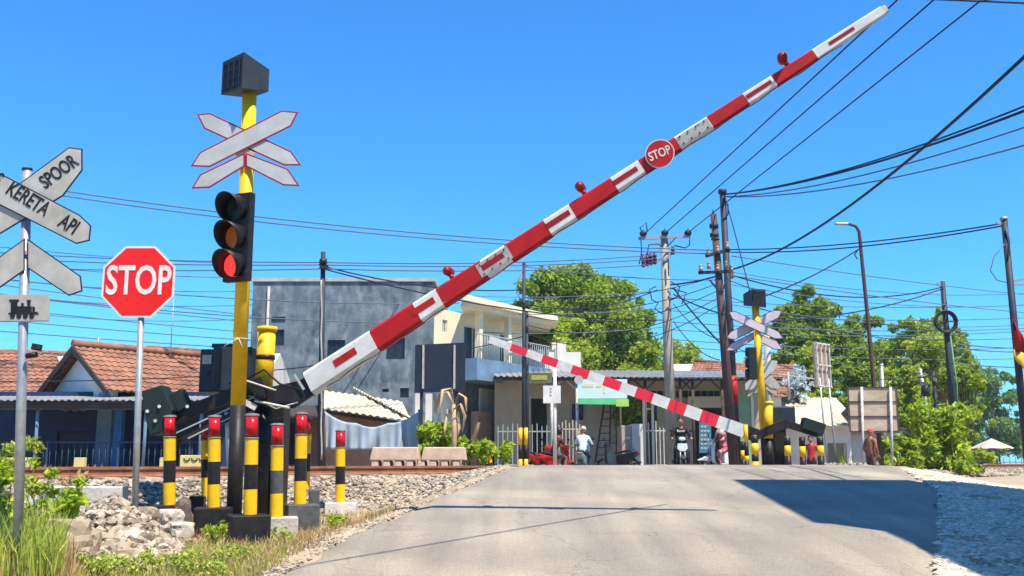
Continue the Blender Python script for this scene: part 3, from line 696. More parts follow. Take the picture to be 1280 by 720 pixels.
# cables and bare rods round the pivot
mb = MB()
mb.tube([Q(306, 475, -.3), Q(330, 462, -.4), Q(350, 480, -.32), Q(375, 487, -.3)], .014, 8); mb.tube([Q(286, 480, -.3), Q(300, 470, -.35), Q(315, 490, -.34)], .014, 8)
mb.build('control_cable', M['black'], mech)
mb = MB(); mb.cyl(Q(308, 476, -.36), Q(345, 488, -.34), .012, .012, 8); mb.cyl(Q(318, 501, -.30), Q(362, 510, -.3), .016, .016, 8); mb.beam(Q(296, 497, -.3), Q(320, 510, -.3), .02, .07); mb.build('linkage_rod', M['rustwhite'], mech)
mb = MB(); mb.cyl(P(286, 585, 12.75), P(283, 515, 12.75), .024, .024, 10); mb.build('stay_rod', M['white'], mech)
# front sleeve: broad black fork, then the boom
mb = MB()
for d0 in (-.17, .05):
    mb.prism(pxpoly([(300, 470), (335, 484), (372, 476), (397, 463), (413, 480), (386, 497), (366, 510), (338, 511), (300, 500)], 12.85+d0), (0, .12, 0))
mb.build('boom_fork', M['black'], mech, bevel=.012)
mb = MB(); mb.beam(Q(368, 468, -.26), Q(380, 487, -.26), .012, .03); mb.tube([Q(310, 494, -.22), Q(345, 511, -.24), Q(372, 503, -.24)], .01, 6); mb.build('clamp_strap', M['steelrail'], mech)
# boom proper
A = P(385, 481.5, 12.72); B = P(1104, 13.5, 10.6); L_ = (B-A).length; bd = (B-A).normalized()
bside = Vector((-bd.y, bd.x, 0)).normalized(); bup = bside.cross(-bd).normalized()
if bup.z < 0: bup = -bup
def proj(p):
    d = p.y*cp+(p.z-EYE)*sp_; return 640+F*p.x/d, 360-F*((p.z-EYE)*cp-p.y*sp_)/d
def tat(px):
    lo, hi = 0, 1
    for _ in range(40):
        m_ = (lo+hi)/2
        if proj(A.lerp(B, m_))[0] < px: lo = m_
        else: hi = m_
    return (lo+hi)/2
def bw(t_): return lerp(.325, .118, t_), lerp(.17, .065, t_)     # height, depth of the box section
def section(mb, t0, t1, mi, grow=0.0):
    vs = []
    for t_ in (t0, t1):
        h, w = bw(t_); h += grow*2; w += grow*2; p = A.lerp(B, t_)
        ch = h*.12
        prof = [(-w/2, -h/2+ch), (-w/2+ch, -h/2), (w/2-ch, -h/2), (w/2, -h/2+ch), (w/2, h/2-ch), (w/2-ch, h/2), (-w/2+ch, h/2), (-w/2, h/2-ch)]
        vs += [p+bside*a+bup*b for a, b in prof]
    fs = [(i, (i+1) % 8, (i+1) % 8+8, i+8) for i in range(8)]+[tuple(reversed(range(8))), tuple(range(8, 16))]
    mb.add(vs, [tuple(reversed(f)) for f in fs], mi)
cuts = [(388, 'w'), (470, 'r'), (524, 'w'), (552, 'r'), (607, 'w'), (637, 'r'), (686, 'w'), (717, 'r'), (769, 'w'), (803, 'r'), (848, 'w'), (888, 'r'), (933, 'w'), (968, 'r'), (1019, 'w')]
mb = MB(); ts = [tat(c_[0]) for c_ in cuts]+[1.0]
for i, (c_, k) in enumerate(cuts): section(mb, ts[i], ts[i+1], 0 if k == 'w' else 1)
boom = mb.build('boom', [M['white'], M['red']], mech)
camside = -1 if bside.y > 0 else 1
def panel(t0, t1, frac, m_, name, th=.004, off=0.0):
    mb = MB(); vs = []
    for t_ in (t0, t1):
        h, w = bw(t_); p = A.lerp(B, t_)+bside*camside*(w/2+.001)+bup*off*h
        vs.append((p, h))
    a, b = vs
    mb.prism([a[0]-bup*a[1]*frac/2, b[0]-bup*b[1]*frac/2, b[0]+bup*b[1]*frac/2, a[0]+bup*a[1]*frac/2], bside*camside*th)
    return mb.build(name, m_, boom)
for x0, x1 in ((422, 449), (519, 546), (605, 632), (685, 714), (769, 798), (934, 965), (1037, 1068)): panel(tat(x0), tat(x1), .30, M['red'] if x0 < 600 else M['darkred'], 'reflective_strip', off=.05)
# splice plates with bolts
for x0, x1, n in ((600, 640, 4), (848, 888, 4)):
    panel(tat(x0)+.001, tat(x1)-.001, .70, M['signgrey'], 'splice_plate', .003)
    mb = MB()
    for k in range(n):
        for s_ in (-1, 1):
            t_ = lerp(tat(x0), tat(x1), (k+.5)/n); h, w = bw(t_); p = A.lerp(B, t_)+bside*camside*(w/2)+bup*h*.25*s_
            mb.cyl(p, p+bside*camside*.014, .010, .010, 8)
    mb.build('splice_bolts', M['gunmetal'], boom)
# rounded pale tip
mb = MB(); section(mb, 1.0, 1.006, 0, -.012); mb.build('tip_cap', M['rustwhite'], boom)
# slack lower wire along the boom
mb = MB(); pts = []
for k in range(41):
    t_ = lerp(.03, .93, k/40); h, w = bw(t_); pts.append(A.lerp(B, t_)-bup*(h/2+.012+.012*math.sin(k*1.9))+bside*camside*w*.3)
mb.tube(pts, .006, 5); mb.build('warning_lamp_cable', M['cable'], boom)
for px in (572, 737, 989):
    t_ = tat(px); h, w = bw(t_); p = A.lerp(B, t_)+bup*(h/2)
    mb = MB(); mb.cyl(p, p+bup*.07, .03, .03, 10); mb.cyl(p+bup*.11-bside*.06, p+bup*.11+bside*.06, .058, .058, 20); mb.ball(p+bup*.11-bside*.06*(-camside), .052, n=14)
    mb.build('warning_lamp', M['darkred'], boom)
# STOP disc
t_ = tat(826); h, w = bw(t_); p = A.lerp(B, t_)+bside*camside*(w/2+.02); nrm = (bside*camside)
def disc(c_, r, d0, d1, m_, name, par, n=40):
    mb = MB(); mb.cyl(c_+nrm*d0, c_+nrm*d1, r, r, n); 
    for i in range(len(mb.sm)): mb.sm[i] = False
    return mb.build(name, m_, par)
dp = disc(p, .173, 0, .006, M['white'], 'disc_plate', boom); df = disc(p, .163, .006, .009, M['red'], 'disc_face', dp)
ut = (bd*math.cos(R(12))-bup*math.sin(R(12))); ut = (ut-nrm*ut.dot(nrm)).normalized(); vt = nrm.cross(ut)
if vt.z < 0: vt = -vt
lettering('STOP', p+nrm*.011, ut, vt, .155, M['white'], df, .72, .012)
# ---- delineator posts round the near machine
M['cap'] = mat('grey_cap', (.22, .23, .23), .5, col2=(.10, .10, .10), nscale=20)
M['oldpaint'] = mat('flaked_block_side', (.16, .16, .15), .85, col2=(.06, .06, .058), nscale=6, bump=.4, thr=(.42, .6))
def delineator(px, ytop, ybase, Y, blk, bm, lab, worn=False, far=False, group='striped posts around the near barrier'):
    b = P(px, ybase, Y); tp = P(px+1, ytop, Y); tp.x += random.uniform(-.022, .022); tp.y += random.uniform(-.02, .02); H = tp.z-b.z; r = .073
    t = thing('striped_post', lab, 'post', (b.x, Y, min(b.z, ground_z(b.x, Y)) if blk else b.z), group)
    mb = MB(); z = lambda k: b.lerp(tp, k)
    for k0, k1, mi in ((0, .245, 0), (.245, .49, 1), (.49, .745, 0), (.745, .985, 1)):
        mb.cyl(z(k0), z(k1), r, r, 20, mi, cap=False)
    mb.build('post', [M['yellow'], M['wornblack'] if worn else M['black']], t)
    mb = MB(); mb.cyl(z(.985), z(.995), r+.004, r+.004, 20); mb.cyl(z(.995), z(1.0), r*.9, r*.75, 20); mb.build('cap', M['cap'], t)
    # curved red reflector patch towards the road users
    k0, k1 = .77, .965; vs = []; fs = []; n = 10
    for i in range(n+1):
        a = R(-128)+R(100)*i/n
        d = Vector((math.cos(a), math.sin(a), 0))
        for kk in (k0, k1): vs += [z(kk)+d*(r+.004), z(kk)+d*(r+.0005)]
    for i in range(n):
        a = i*4; c_ = a+4
        fs += [(a, c_, c_+2, a+2), (a+2, c_+2, c_+3, a+3), (a, a+1, c_+1, c_)]
    mb = MB(); mb.add(vs, fs, 0, True); mb.build('reflector', M['reflector'], t)
    mb = MB()
    for kk in (.752, .98): mb.cyl(z(kk)-Vector((0, 0, .008)), z(kk)+Vector((0, 0, .008)), r+.006, r+.006, 20)
    mb.build('reflector_frame', M['cap'], t)
    if blk:
        x0, x1, y1, rot = blk; hx = (x1-x0)/F*Y*.5; cx = P((x0+x1)/2, ybase, Y).x; zb = P(0, y1, Y-hx).z-.12
        mb = MB(); mb.rbox((cx, Y, (b.z+zb)/2), hx*1.62, hx*1.7, b.z-zb, R(rot)); mb.m[3] = 1 if 312 < px < 346 or px == 375 else 0; mb.build('base_block', [bm, M['oldpaint']], t, bevel=.014)
    return t
delineator(211.5, 519, 631, 12.5, (186, 233, 660, 8), M['black'], 'leftmost striped yellow and black post, on a dark block behind the loose rocks')
delineator(259, 527, 620, 13.4, (236, 258, 632, 8), M['black'], 'striped post mostly hidden behind the one left of the signal mast')
delineator(267, 519, 634, 12.0, (240, 294, 668, 12), M['black'], 'striped post on a tall black block just left of the signal mast')
delineator(312.5, 517, 643, 11.1, (282, 340, 686, 22), M['black'], 'nearest striped post, on the big black and grey block right of the signal mast')
delineator(345.5, 529, 646, 11.7, (332, 376, 671, 14), M['concrete'], 'striped post with a scuffed cap on a bare concrete block', True)
delineator(375, 515, 630, 12.1, (354, 401, 658, 20), M['wornblack'], 'striped post on a worn grey block beside the boom fork')
delineator(380, 521, 612, 13.1, (385, 401, 626, 10), M['wornblack'], 'striped post half hidden behind the one beside the boom fork')
delineator(425, 537, 628, 15.4, (404, 450, 640, 5), M['paleconcrete'], 'striped post standing apart on a pale low pad near the road edge')
# blank slab and rocks
mb = MB(); s0 = P(60, 640, 12.6); s1 = P(156, 608, 13.0); mb.box(s0.x-.4, s1.x, 12.9, 13.15, s0.z-.3, s1.z)
setp(mb.build('concrete_slab', M['paleconcrete'], origin=(s0.x, 13, s0.z-.3), bevel=.015), 'long white concrete slab lying behind the rock pile', 'slab')
def boulder(px, py, Y, w, h, m, lab, rotz=0):
    mb = MB(); c_ = P(px, py, Y); bm = bmesh.new(); bmesh.ops.create_icosphere(bm, subdivisions=3, radius=1)
    sx, sz = w/F*Y/2, h/F*Y/2; sd = random.random()*50
    import mathutils
    for v_ in bm.verts:
        n_ = mathutils.noise.noise(v_.co*1.1+Vector((sd, 0, 0)))*.55+mathutils.noise.noise(v_.co*2.7+Vector((0, sd, 0)))*.28
        q = v_.co*(1+n_); mx_ = .86
        q = Vector((max(-mx_, min(mx_, q.x)), max(-mx_, min(mx_, q.y)), max(-mx_, min(mx_, q.z))))/mx_
        v_.co = Matrix.Rotation(rotz, 3, 'Z')@Vector((q.x*sx, q.y*sx*.85, q.z*sz))
    mb.add([c_+v_.co for v_ in bm.verts], [[v_.index for v_ in f.verts] for f in bm.faces]); bm.free()
    return setp(mb.build('rock', m, origin=(c_.x, Y, c_.z-sz)), lab, 'rock')
M['rocksolid'] = mat('rock_tan', (.34, .26, .18), .95, col2=(.30, .24, .18), nscale=5, bump=.7, bscale=14, detail=10)
M['rockpale'] = mat('rock_pale', (.44, .38, .30), .95, col2=(.42, .38, .32), nscale=6, bump=.6, bscale=14)
M['rockdark'] = mat('rock_dark', (.16, .12, .10), .95, col2=(.08, .06, .05), nscale=6, bump=.6, bscale=14)
boulder(90, 675, 9.0, 58, 50, M['rocksolid'], 'large tan boulder at the left of the rock pile')
boulder(138, 641, 10.4, 44, 34, M['rocksolid'], 'brown boulder on top of the pile left of the STOP pole', 1)
boulder(122, 634, 10.9, 30, 16, M['rockdark'], 'dark flat rock leaning on top of the rock pile', 2)
boulder(181, 646, 10.6, 30, 24, M['rocksolid'], 'rounded rock at the foot of the STOP pole', 3)
boulder(212, 650, 11.2, 28, 26, M['rockpale'], 'grey white rock before the leftmost striped post', 1)
boulder(229, 644, 11.6, 26, 40, M['rockdark'], 'dark reddish rock between two black blocks', 2)
boulder(227, 662, 10.9, 30, 18, M['rockpale'], 'pale squarish rock right of the rock pile', 4)
boulder(228, 713, 9.0, 20, 14, M['rockpale'], 'small pale rock in the weeds at the bottom of the frame', 5)
boulder(158, 690, 9.2, 34, 22, M['rocksolid'], 'tan rock at the front of the rubble heap', 2)
boulder(205, 680, 10.0, 22, 14, M['rockpale'], 'small pale rock half way down the weedy bank', 2)
# heap of rubble under and around them
pts = []; szs = []
for _ in range(3600):
    px = random.gauss(150, 42); yy_ = random.uniform(8.8, 11.6)
    x = Xp(px, yy_, .7)
    if px > 262 or px < 50: continue
    hh = .56*math.exp(-((px-140)/62)**2-((yy_-10.2)/.95)**2)
    z = ground_z(x, yy_)+hh*random.uniform(.55, 1.0); pts.append((x, yy_, z)); szs.append(random.choice((.025, .035, .05, .065)))
stones('rubble', pts, szs, M['rock'], 'heap of pale rubble stones between the crossing sign and the striped posts', 'rubble', flat=.75)
pts = []; szs = []
for _ in range(700):
    yy_ = random.uniform(7.6, 13); px = random.uniform(60, 420); x = Xp(px, yy_, .6)
    if x < pw(XL, yy_)-.1: pts.append((x, yy_, ground_z(x, yy_)+.005)); szs.append(random.uniform(.015, .045))
stones('rubble', pts, szs, M['rock'], 'scattered small stones over the weedy verge', 'rubble')

# ================================================================ VEGETATION
GREENS = {
 'tree': leafmat('leaves_mid', [(.06, .14, .02), (.16, .29, .03), (.34, .44, .04), (.54, .57, .07)], .48),
 'yellowgreen': leafmat('leaves_yellow', [(.12, .23, .02), (.28, .42, .03), (.46, .55, .05), (.62, .64, .10)], .48),
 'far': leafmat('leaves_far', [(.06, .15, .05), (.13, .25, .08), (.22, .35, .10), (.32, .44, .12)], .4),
 'bush': leafmat('leaves_bush', [(.12, .20, .015), (.24, .37, .02), (.42, .54, .03), (.64, .66, .08)], .45),
 'grass': leafmat('grass_blades', [(.16, .22, .03), (.32, .40, .05), (.50, .56, .09), (.66, .62, .20)], .4),
 'dry': leafmat('dry_grass', [(.30, .20, .09), (.48, .34, .15), (.62, .46, .22)], .35),
 'blossom': leafmat('pale_blossom', [(.35, .45, .45), (.55, .66, .68), (.75, .82, .84)], .35)}
M['bark'] = mat('bark', (.16, .12, .085), .95, col2=(.07, .05, .035), nscale=6, bump=.7, stretch=(4, 4, .8))
def leaves(name, clumps, n, size, m, parent=None, origin=None, shell=.55, droop=.0, asp=1.9):
    cl = np.array([c[:3] for c in clumps], float); rr = np.array([c[3] for c in clumps], float)
    pr = rr**2; pr /= pr.sum(); idx = rng.choice(len(cl), n, p=pr)
    d = rng.normal(size=(n, 3)); d /= np.linalg.norm(d, axis=1)[:, None]
    rad = rr[idx]*(shell+(1-shell)*rng.random(n)**.6)*(1+.20*rng.normal(size=n))
    c = cl[idx]+d*rad[:, None]*np.array([1, 1, .82])
    a = rng.normal(size=(n, 3)); a += d*.8; a[:, 2] -= droop; a /= np.linalg.norm(a, axis=1)[:, None]
    b = np.cross(a, rng.normal(size=(n, 3))); b /= np.linalg.norm(b, axis=1)[:, None]
    s = size*rng.uniform(.55, 1.3, n)[:, None]
    a = a*s*asp/2; b = b*s/2
    nn = np.cross(a, b); nn /= np.linalg.norm(nn, axis=1)[:, None]; nn *= s*.12
    V = np.stack([c-a, c+b*.9+nn, c+a, c-b*.9+nn], 1).reshape(-1, 3); Fc = np.arange(n*4).reshape(-1, 4)
    return fastmesh(name, V, Fc, m, rnd=np.clip(rng.random(n), 0, 1), parent=parent, origin=origin)
def tree(px0, px1, pyt, pyb, Y, m, lab, n=9000, size=.16, nc=26, group=None, gz=1.1, trunkpx=None, lobes=3, name='broadleaf_tree'):
    cx = (px0+px1)/2; a = P(px0, (pyt+pyb)/2, Y); b = P(px1, (pyt+pyb)/2, Y); zt, zb = Zp(pyt, Y), Zp(pyb, Y)
    w = (b.x-a.x)/2; h = (zt-zb)/2; c = Vector(((a.x+b.x)/2, Y, (zt+zb)/2))
    t = thing(name, lab, 'tree', (c.x, Y, gz), group)
    cl = []
    heads = [(random.uniform(-.45, .45), random.uniform(-.4, .4), random.uniform(.1, .45)) for _ in range(lobes)]
    for i in range(nc):
        th = random.uniform(0, 2*math.pi); rr = random.random()**.5*random.uniform(.8, 1.12)
        x = rr*math.cos(th); y = rr*math.sin(th); zmax = math.sqrt(max(0, 1-min(1, rr*rr)))
        z = random.uniform(-.75, zmax)
        k = random.uniform(.19, .37)
        x *= (1-k*.8); y *= (1-k*.8); z = min(z, 1-k*1.0)
        cl.append((c.x+x*w, c.y+y*w*.8, c.z+z*h, k*min(w, h*1.15)))
    for i in range(int(nc*1.1)):
        th = random.uniform(0, 2*math.pi); ph = random.uniform(-.35, 1.0)*math.pi/2; rr = random.uniform(.80, 1.12); k = random.uniform(.07, .17)
        cl.append((c.x+rr*math.cos(ph)*math.cos(th)*w, c.y+rr*math.cos(ph)*math.sin(th)*w*.8, c.z+rr*math.sin(ph)*h*.97, k*min(w, h*1.15)))
    tr = MB(); tw = max(.10, w*.07); fork = Vector((c.x, c.y, zb+h*.25))
    base = Vector((c.x+random.uniform(-.1, .1)*w, c.y, gz-.2))
    tr.tube([base, base.lerp(fork, .5)+Vector((random.uniform(-.1, .1), 0, 0)), fork], [tw*1.3, tw, tw*.85], 10)
    for k in random.sample(range(nc), min(nc, 18)):
        q = Vector(cl[k][:3]); mid = fork.lerp(q, .5)+Vector((0, 0, -.1*h)); tr.tube([fork, mid, q], [tw*.6, tw*.35, tw*.1], 6)
    tr.build('trunk', M['bark'], t)
    leaves('crown', cl, int(n*2.5), size*.74, m, parent=t)
    return t
def grass_patch(name, pts, hts, m, lab, w=.006, lean=.35, kind='stuff', cat='grass'):
    n = len(pts); p = np.asarray(pts, float); h = np.asarray(hts, float)
    a = rng.uniform(0, 2*np.pi, n); dx = np.cos(a); dy = np.sin(a)
    ln = rng.uniform(.1, 1, n)*lean*h; b = rng.uniform(0, 2*np.pi, n); wx = np.cos(b)*w*(1+h*2); wy = np.sin(b)*w*(1+h*2)
    z0 = p.copy(); z0[:, 2] -= .01
    mid = p+np.stack([dx*ln*.35, dy*ln*.35, h*.6], 1); tip = p+np.stack([dx*ln, dy*ln, h*rng.uniform(.8, 1, n)], 1)
    W = np.stack([wx, wy, np.zeros(n)], 1)
    V = np.stack([z0-W, z0+W, mid+W*.8, mid-W*.8, tip+W*.1, tip-W*.1], 1).reshape(-1, 3)
    k = np.arange(n)[:, None]*6; Fc = np.concatenate([k+np.array([[0, 1, 2, 3]]), k+np.array([[3, 2, 4, 5]])])
    o = fastmesh(name, V, Fc, m, rnd=np.tile(rng.random(n), 2)); return setp(o, lab, cat, None, kind)
# weeds on the left bank
def bank(n, px0, px1, y0, y1, ok=lambda px, y: True):
    out = []
    while len(out) < n:
        px = random.uniform(px0, px1); y = random.uniform(y0, y1); x = Xp(px, y, .6)
        if x < pw(XL, y)-.12 and ok(px, y): out.append((x, y, ground_z(x, y)))
    return out
def rub(px, y): return math.exp(-((px-140)/55)**2-((y-10.2)/.9)**2) < .35
p = bank(3000, -60, 95, 7.6, 12.5); grass_patch('grass', p, rng.uniform(.10, .45, len(p)), GREENS['dry'], 'dry stalks among the tall weeds at the left edge', .003, .6)
p = bank(11000, -60, 75, 7.6, 12.5); grass_patch('grass', p, rng.uniform(.12, .50, len(p))*np.array([1.25 if q[1] < 9.5 else .8 for q in p]), GREENS['grass'], 'tall sunlit weeds along the left edge of the frame', .0032)
p = bank(9000, 60, 360, 7.4, 10.6, lambda px, y: rub(px, y) and random.random() < .35+.65*math.exp(-((px-210)/70)**2)); grass_patch('grass', p, rng.uniform(.03, .13, len(p)), GREENS['grass'], 'short yellow green weeds below the rock pile', .0035)
p = bank(3600, 235, 500, 8.0, 15.5, lambda px, y: random.random() < .5); grass_patch('grass', p, rng.uniform(.03, .16, len(p)), GREENS['dry'], 'dry straw coloured grass between the blocks and the road', .004, .8)
p = bank(4200, 60, 400, 7.4, 12); grass_patch('grass', p, rng.uniform(.04, .20, len(p))*.9, GREENS['dry'], 'straw coloured dead grass mixed through the weedy bank', .003, .9)
# broad leafed weeds
def weed(px, py, Y, h, n, lab, m='bush', size=.05, spread=.12):
    c = P(px, py, Y); z0 = ground_z(c.x, Y); t = thing('weed', lab, 'plant', (c.x, Y, z0))
    cl = [(c.x+random.uniform(-spread, spread), Y+random.uniform(-spread, spread), z0+h*random.uniform(.2, 1), .07) for _ in range(9)]
    st = MB()
    for q in cl: st.tube([(c.x, Y, z0-.02), ((c.x+q[0])/2, (Y+q[1])/2, z0+(q[2]-z0)*.6), q[:3]], [.007, .005, .003], 5)
    st.build('stem', M['weedstem'], t); leaves('leaves', cl, n, size, GREENS[m], parent=t, shell=.1, asp=2.1)
M['weedstem'] = mat('green_stem', (.12, .20, .05), .7)
weed(76, 655, 9.2, .85, 170, 'tall broad leafed weed beside the galvanised pole', size=.075, spread=.16)
weed(8, 640, 9.0, 1.0, 320, 'leafy weed clump at the far left edge', size=.06, spread=.22)
weed(-5, 600, 9.6, 1.25, 420, 'tall dense weed at the far left edge below the chevron', size=.05, spread=.28, m='grass')
weed(12, 575, 10.2, 1.35, 420, 'yellowish tall weed rising behind the crossing sign pole', size=.045, spread=.3, m='grass')
weed(50, 640, 9.8, .8, 320, 'bushy weed just right of the galvanised pole foot', size=.045, spread=.22, m='grass')
weed(30, 600, 11.0, 1.05, 260, 'weed clump behind the galvanised pole', size=.055, spread=.3)
weed(350, 650, 11.0, .16, 160, 'small green weed before the bare concrete block', size=.03, spread=.1)
weed(270, 660, 10.6, .28, 150, 'low weed growing at the foot of the tall black block', size=.03, spread=.08)
weed(425, 652, 12.6, .16, 240, 'low green weed near the road edge beside the worn grey block', size=.03, spread=.14)
weed(215, 700, 8.6, .22, 700, 'low spreading weed on the bank at the bottom of the frame', size=.020, spread=.38, m='grass')
weed(150, 705, 8.4, .20, 500, 'low spreading weed left of the small pale rock', size=.020, spread=.32, m='grass')
weed(120, 712, 8.2, .25, 600, 'spreading weed at the bottom left near the galvanised pole', size=.020, spread=.3, m='grass')
weed(250, 712, 8.7, .16, 600, 'low spreading weed at the bottom between bank and road', size=.020, spread=.36, m='grass')
weed(280, 690, 9.3, .16, 500, 'low weed carpet before the nearest striped post', size=.020, spread=.32, m='grass')
weed(75, 575, 12.6, .85, 150, 'dry brownish weed head leaning over the white slab', 'dry', .05, .35)
# trees behind the shops and to the right
tree(636, 812, 338, 478, 50, GREENS['tree'], 'large rounded green tree behind the shop roofs, left of the concrete power pole', 24000, .19, 46)
tree(628, 752, 395, 480, 45, GREENS['yellowgreen'], 'lower yellow green tree in front of the large rounded tree', 9000, .15, 22)
tree(775, 830, 430, 482, 47, GREENS['yellowgreen'], 'small yellow green tree at the right foot of the large tree', 4500, .15, 12)
tree(815, 888, 426, 500, 75, GREENS['yellowgreen'], 'pale wispy tree behind the power pole', 3500, .2, 14)
G = 'row of trees behind the right side buildings'
tree(958, 1072, 366, 520, 52, GREENS['tree'], 'tall green tree behind the far crossing signal', 17000, .19, 36, G)
tree(1035, 1140, 396, 540, 56, GREENS['tree'], 'green tree behind the curved street lamp', 13000, .19, 30, G)
tree(1100, 1196, 408, 560, 50, GREENS['yellowgreen'], 'sunlit yellow green tree behind the big plywood sign', 12000, .17, 30, G)
tree(1130, 1226, 390, 520, 62, GREENS['tree'], 'tree with an airy top behind the pole with the round guard', 8000, .2, 24, G)
tree(1178, 1236, 440, 575, 45, GREENS['yellowgreen'], 'slim leafy tree right of the pole with the round guard', 7000, .15, 18, G)
tree(1206, 1282, 458, 580, 95, GREENS['far'], 'hazy distant tree near the right edge', 7000, .27, 22, G)
tree(1262, 1340, 486, 590, 110, GREENS['far'], 'hazy distant tree cut by the right edge', 5000, .3, 18, G)
tree(975, 1060, 430, 560, 47, GREENS['yellowgreen'], 'yellow green understorey tree behind the tall narrow signboard', 8000, .16, 20, G)
tree(1040, 1120, 440, 565, 46, GREENS['tree'], 'round dark understorey tree behind the wide plywood signboard', 8000, .16, 20, G)
tree(1110, 1180, 455, 575, 46, GREENS['yellowgreen'], 'bright understorey tree behind the small pole transformer', 8000, .16, 20, G)
tree(905, 990, 452, 530, 58, GREENS['tree'], 'dark green tree behind the clay tiled house', 6000, .19, 16, G)
tree(1150, 1240, 500, 585, 100, GREENS['far'], 'far low tree between the trees and the umbrella', 4500, .28, 16, G)
tree(978, 1015, 458, 505, 44, GREENS['blossom'], 'pale bluish white blossoming bush above the cream wall', 240, .16, 30, None, name='blossoming_shrub')
def bush(px0, px1, pyt, pyb, Y, m, lab, n, size, nc=14, name='bush', gz=1.1, up=False):
    cl = []; z0 = gz
    for i in range(nc):
        px = random.uniform(px0, px1); py = random.uniform(pyt+6, pyb); c = P(px, py, Y+random.uniform(-.5, .5)); cl.append((c.x, c.y, max(c.z, z0+.05), (pyb-pyt)*random.uniform(.08, .2)/F*Y))
    c = P((px0+px1)/2, pyb, Y); t = thing(name, lab, 'bush', (c.x, Y, z0))
    st = MB()
    for q in cl[:8]: st.tube([((c.x+q[0])/2, Y, z0-.05), q[:3]], [.02, .006], 5)
    st.build('stems', M['weedstem'], t); leaves('foliage', cl, n, size, m, parent=t, shell=.1, asp=2.6 if up else 1.8)
bush(522, 560, 528, 574, 23.6, GREENS['bush'], 'yellow green bush under the dark billboard', 1100, .13)
bush(560, 610, 545, 576, 23.2, GREENS['bush'], 'bright green bush right of the dry banana plant', 1300, .12)
bush(598, 636, 548, 578, 23.4, GREENS['bush'], 'yellow tipped bush beside the barrier post', 900, .11)
bush(1092, 1150, 540, 590, 33, GREENS['bush'], 'bright grassy shrub in front of the big plywood sign', 2600, .11, 28, up=True)
bush(1140, 1205, 505, 590, 34, GREENS['bush'], 'tall bright shrub at the foot of the guarded pole', 4200, .11, 44, up=True)
bush(1195, 1240, 560, 592, 32, GREENS['yellowgreen'], 'low shrub before the striped umbrella', 1200, .12)
bush(770, 806, 490, 545, 37.6, GREENS['tree'], 'dark leafy plant hanging over the shop stall', 1500, .14, 14)
def strip(n, px0, px1, y0, y1, h0, h1, m, lab, w=.012):
    out = []
    while len(out) < n:
        px = random.uniform(px0, px1); y = random.uniform(y0, y1); x = Xp(px, y, 1.1)
        if rail_d(x, y) < -6.3 and not (pw(XL, y)-.3 < x < pw(XR, y)+.3): out.append((x, y, ground_z(x, y)))
    grass_patch('grass', out, rng.uniform(h0, h1, n), m, lab, w)
strip(5500, 1050, 1290, 26, 52, .2, .75, GREENS['bush'], 'tall bright grass beyond the tracks on the right')
strip(2500, -20, 600, 20, 26, .05, .28, GREENS['dry'], 'dry grass beyond the tracks on the left', .01)
# dry banana plant
c = P(566, 580, 22.6); t = thing('banana_plant', 'withered tan banana plant with drooping leaves before the dark billboard', 'plant', (c.x, 22.6, 1.1))
mb = MB(); top = P(567, 505, 22.6); mb.tube([(c.x, 22.6, 1.05), P(568, 540, 22.6), top], [.07, .06, .04], 8); mb.build('stem', M['drystem'] if 'drystem' in M else M.setdefault('drystem', mat('dry_leaf', (.50, .36, .20), .8, col2=(.30, .19, .10), nscale=3)), t)
for pts in ([(567, 506), (560, 490), (550, 492), (545, 512)], [(567, 506), (564, 486), (553, 488), (549, 520)], [(567, 508), (574, 492), (582, 497), (583, 515)], [(567, 512), (576, 505), (581, 520), (578, 540)], [(567, 520), (560, 512), (556, 535), (556, 548)], [(567, 512), (572, 515), (574, 535), (572, 548)]):
    q = [P(*a, 22.6+random.uniform(-.2, .2)) for a in pts]; mb = MB(); vs = []; wv = [.01, .026, .03, .01]
    for i, a in enumerate(q):
        s_ = Vector((.35, .9, .2)).normalized() if i % 2 else Vector((.5, .8, -.1)).normalized(); vs += [a-s_*wv[i]-Vector((wv[i]*.6, 0, 0)), a+Vector((0, 0, .02)), a+s_*wv[i]+Vector((wv[i]*.6, 0, 0))]
    mb.add(vs, [(i*3+j, i*3+j+1, i*3+j+4, i*3+j+3) for i in range(3) for j in range(2)], 0, True); mb.build('leaf', M['drystem'], t, solid=.006)

# ================================================================ BUILDINGS
def Wz(py, Y): return Zp(py, Y)
X2 = lambda px, Y, py=560: P(px, py, Y).x
FL = 1.10                                    # floor / ground level beyond the tracks
UX = Vector((1, 0, 0))
# ---- gabled house with clay tiles, left
t = thing('tiled_house', 'low house with orange clay tiles, pale gable and shaded blue porch behind the tracks', 'house', (-9.0, 23.5, FL))
ap = P(105, 433, 23.4); Rg = Vector((.65, .76, 0)); G_ = Vector((.76, -.65, 0)); hw = 1.75; dz = 1.12; Lr = 4.4
e0 = ap+G_*hw-Vector((0, 0, dz)); e1 = ap-G_*hw-Vector((0, 0, dz))
mb = MB(); roof_sheet(mb, e0-Rg*.25, e0+Rg*Lr, ap-Rg*.25, .17, .24, .014, .022); roof_sheet(mb, e1+Rg*Lr, e1-Rg*.25, ap+Rg*Lr, .17, .24, .014, .022)
rf = mb.build('roof', M['tile'], t, solid=.04)
mb = MB(); mb.tube([ap-Rg*.28+Vector((0, 0, .05)), ap+Rg*Lr+Vector((0, 0, .05))], .09, 8); mb.build('ridge_tiles', M['tile'], rf)
mb = MB(); mb.beam(ap-Rg*.27-Vector((0, 0, .08)), e0-Rg*.27-Vector((0, 0, .06)), .04, .12); mb.beam(ap-Rg*.27-Vector((0, 0, .08)), e1-Rg*.27-Vector((0, 0, .06)), .04, .16); mb.build('barge_board', M['darkmetal'], rf)
mb = MB(); gi = .25
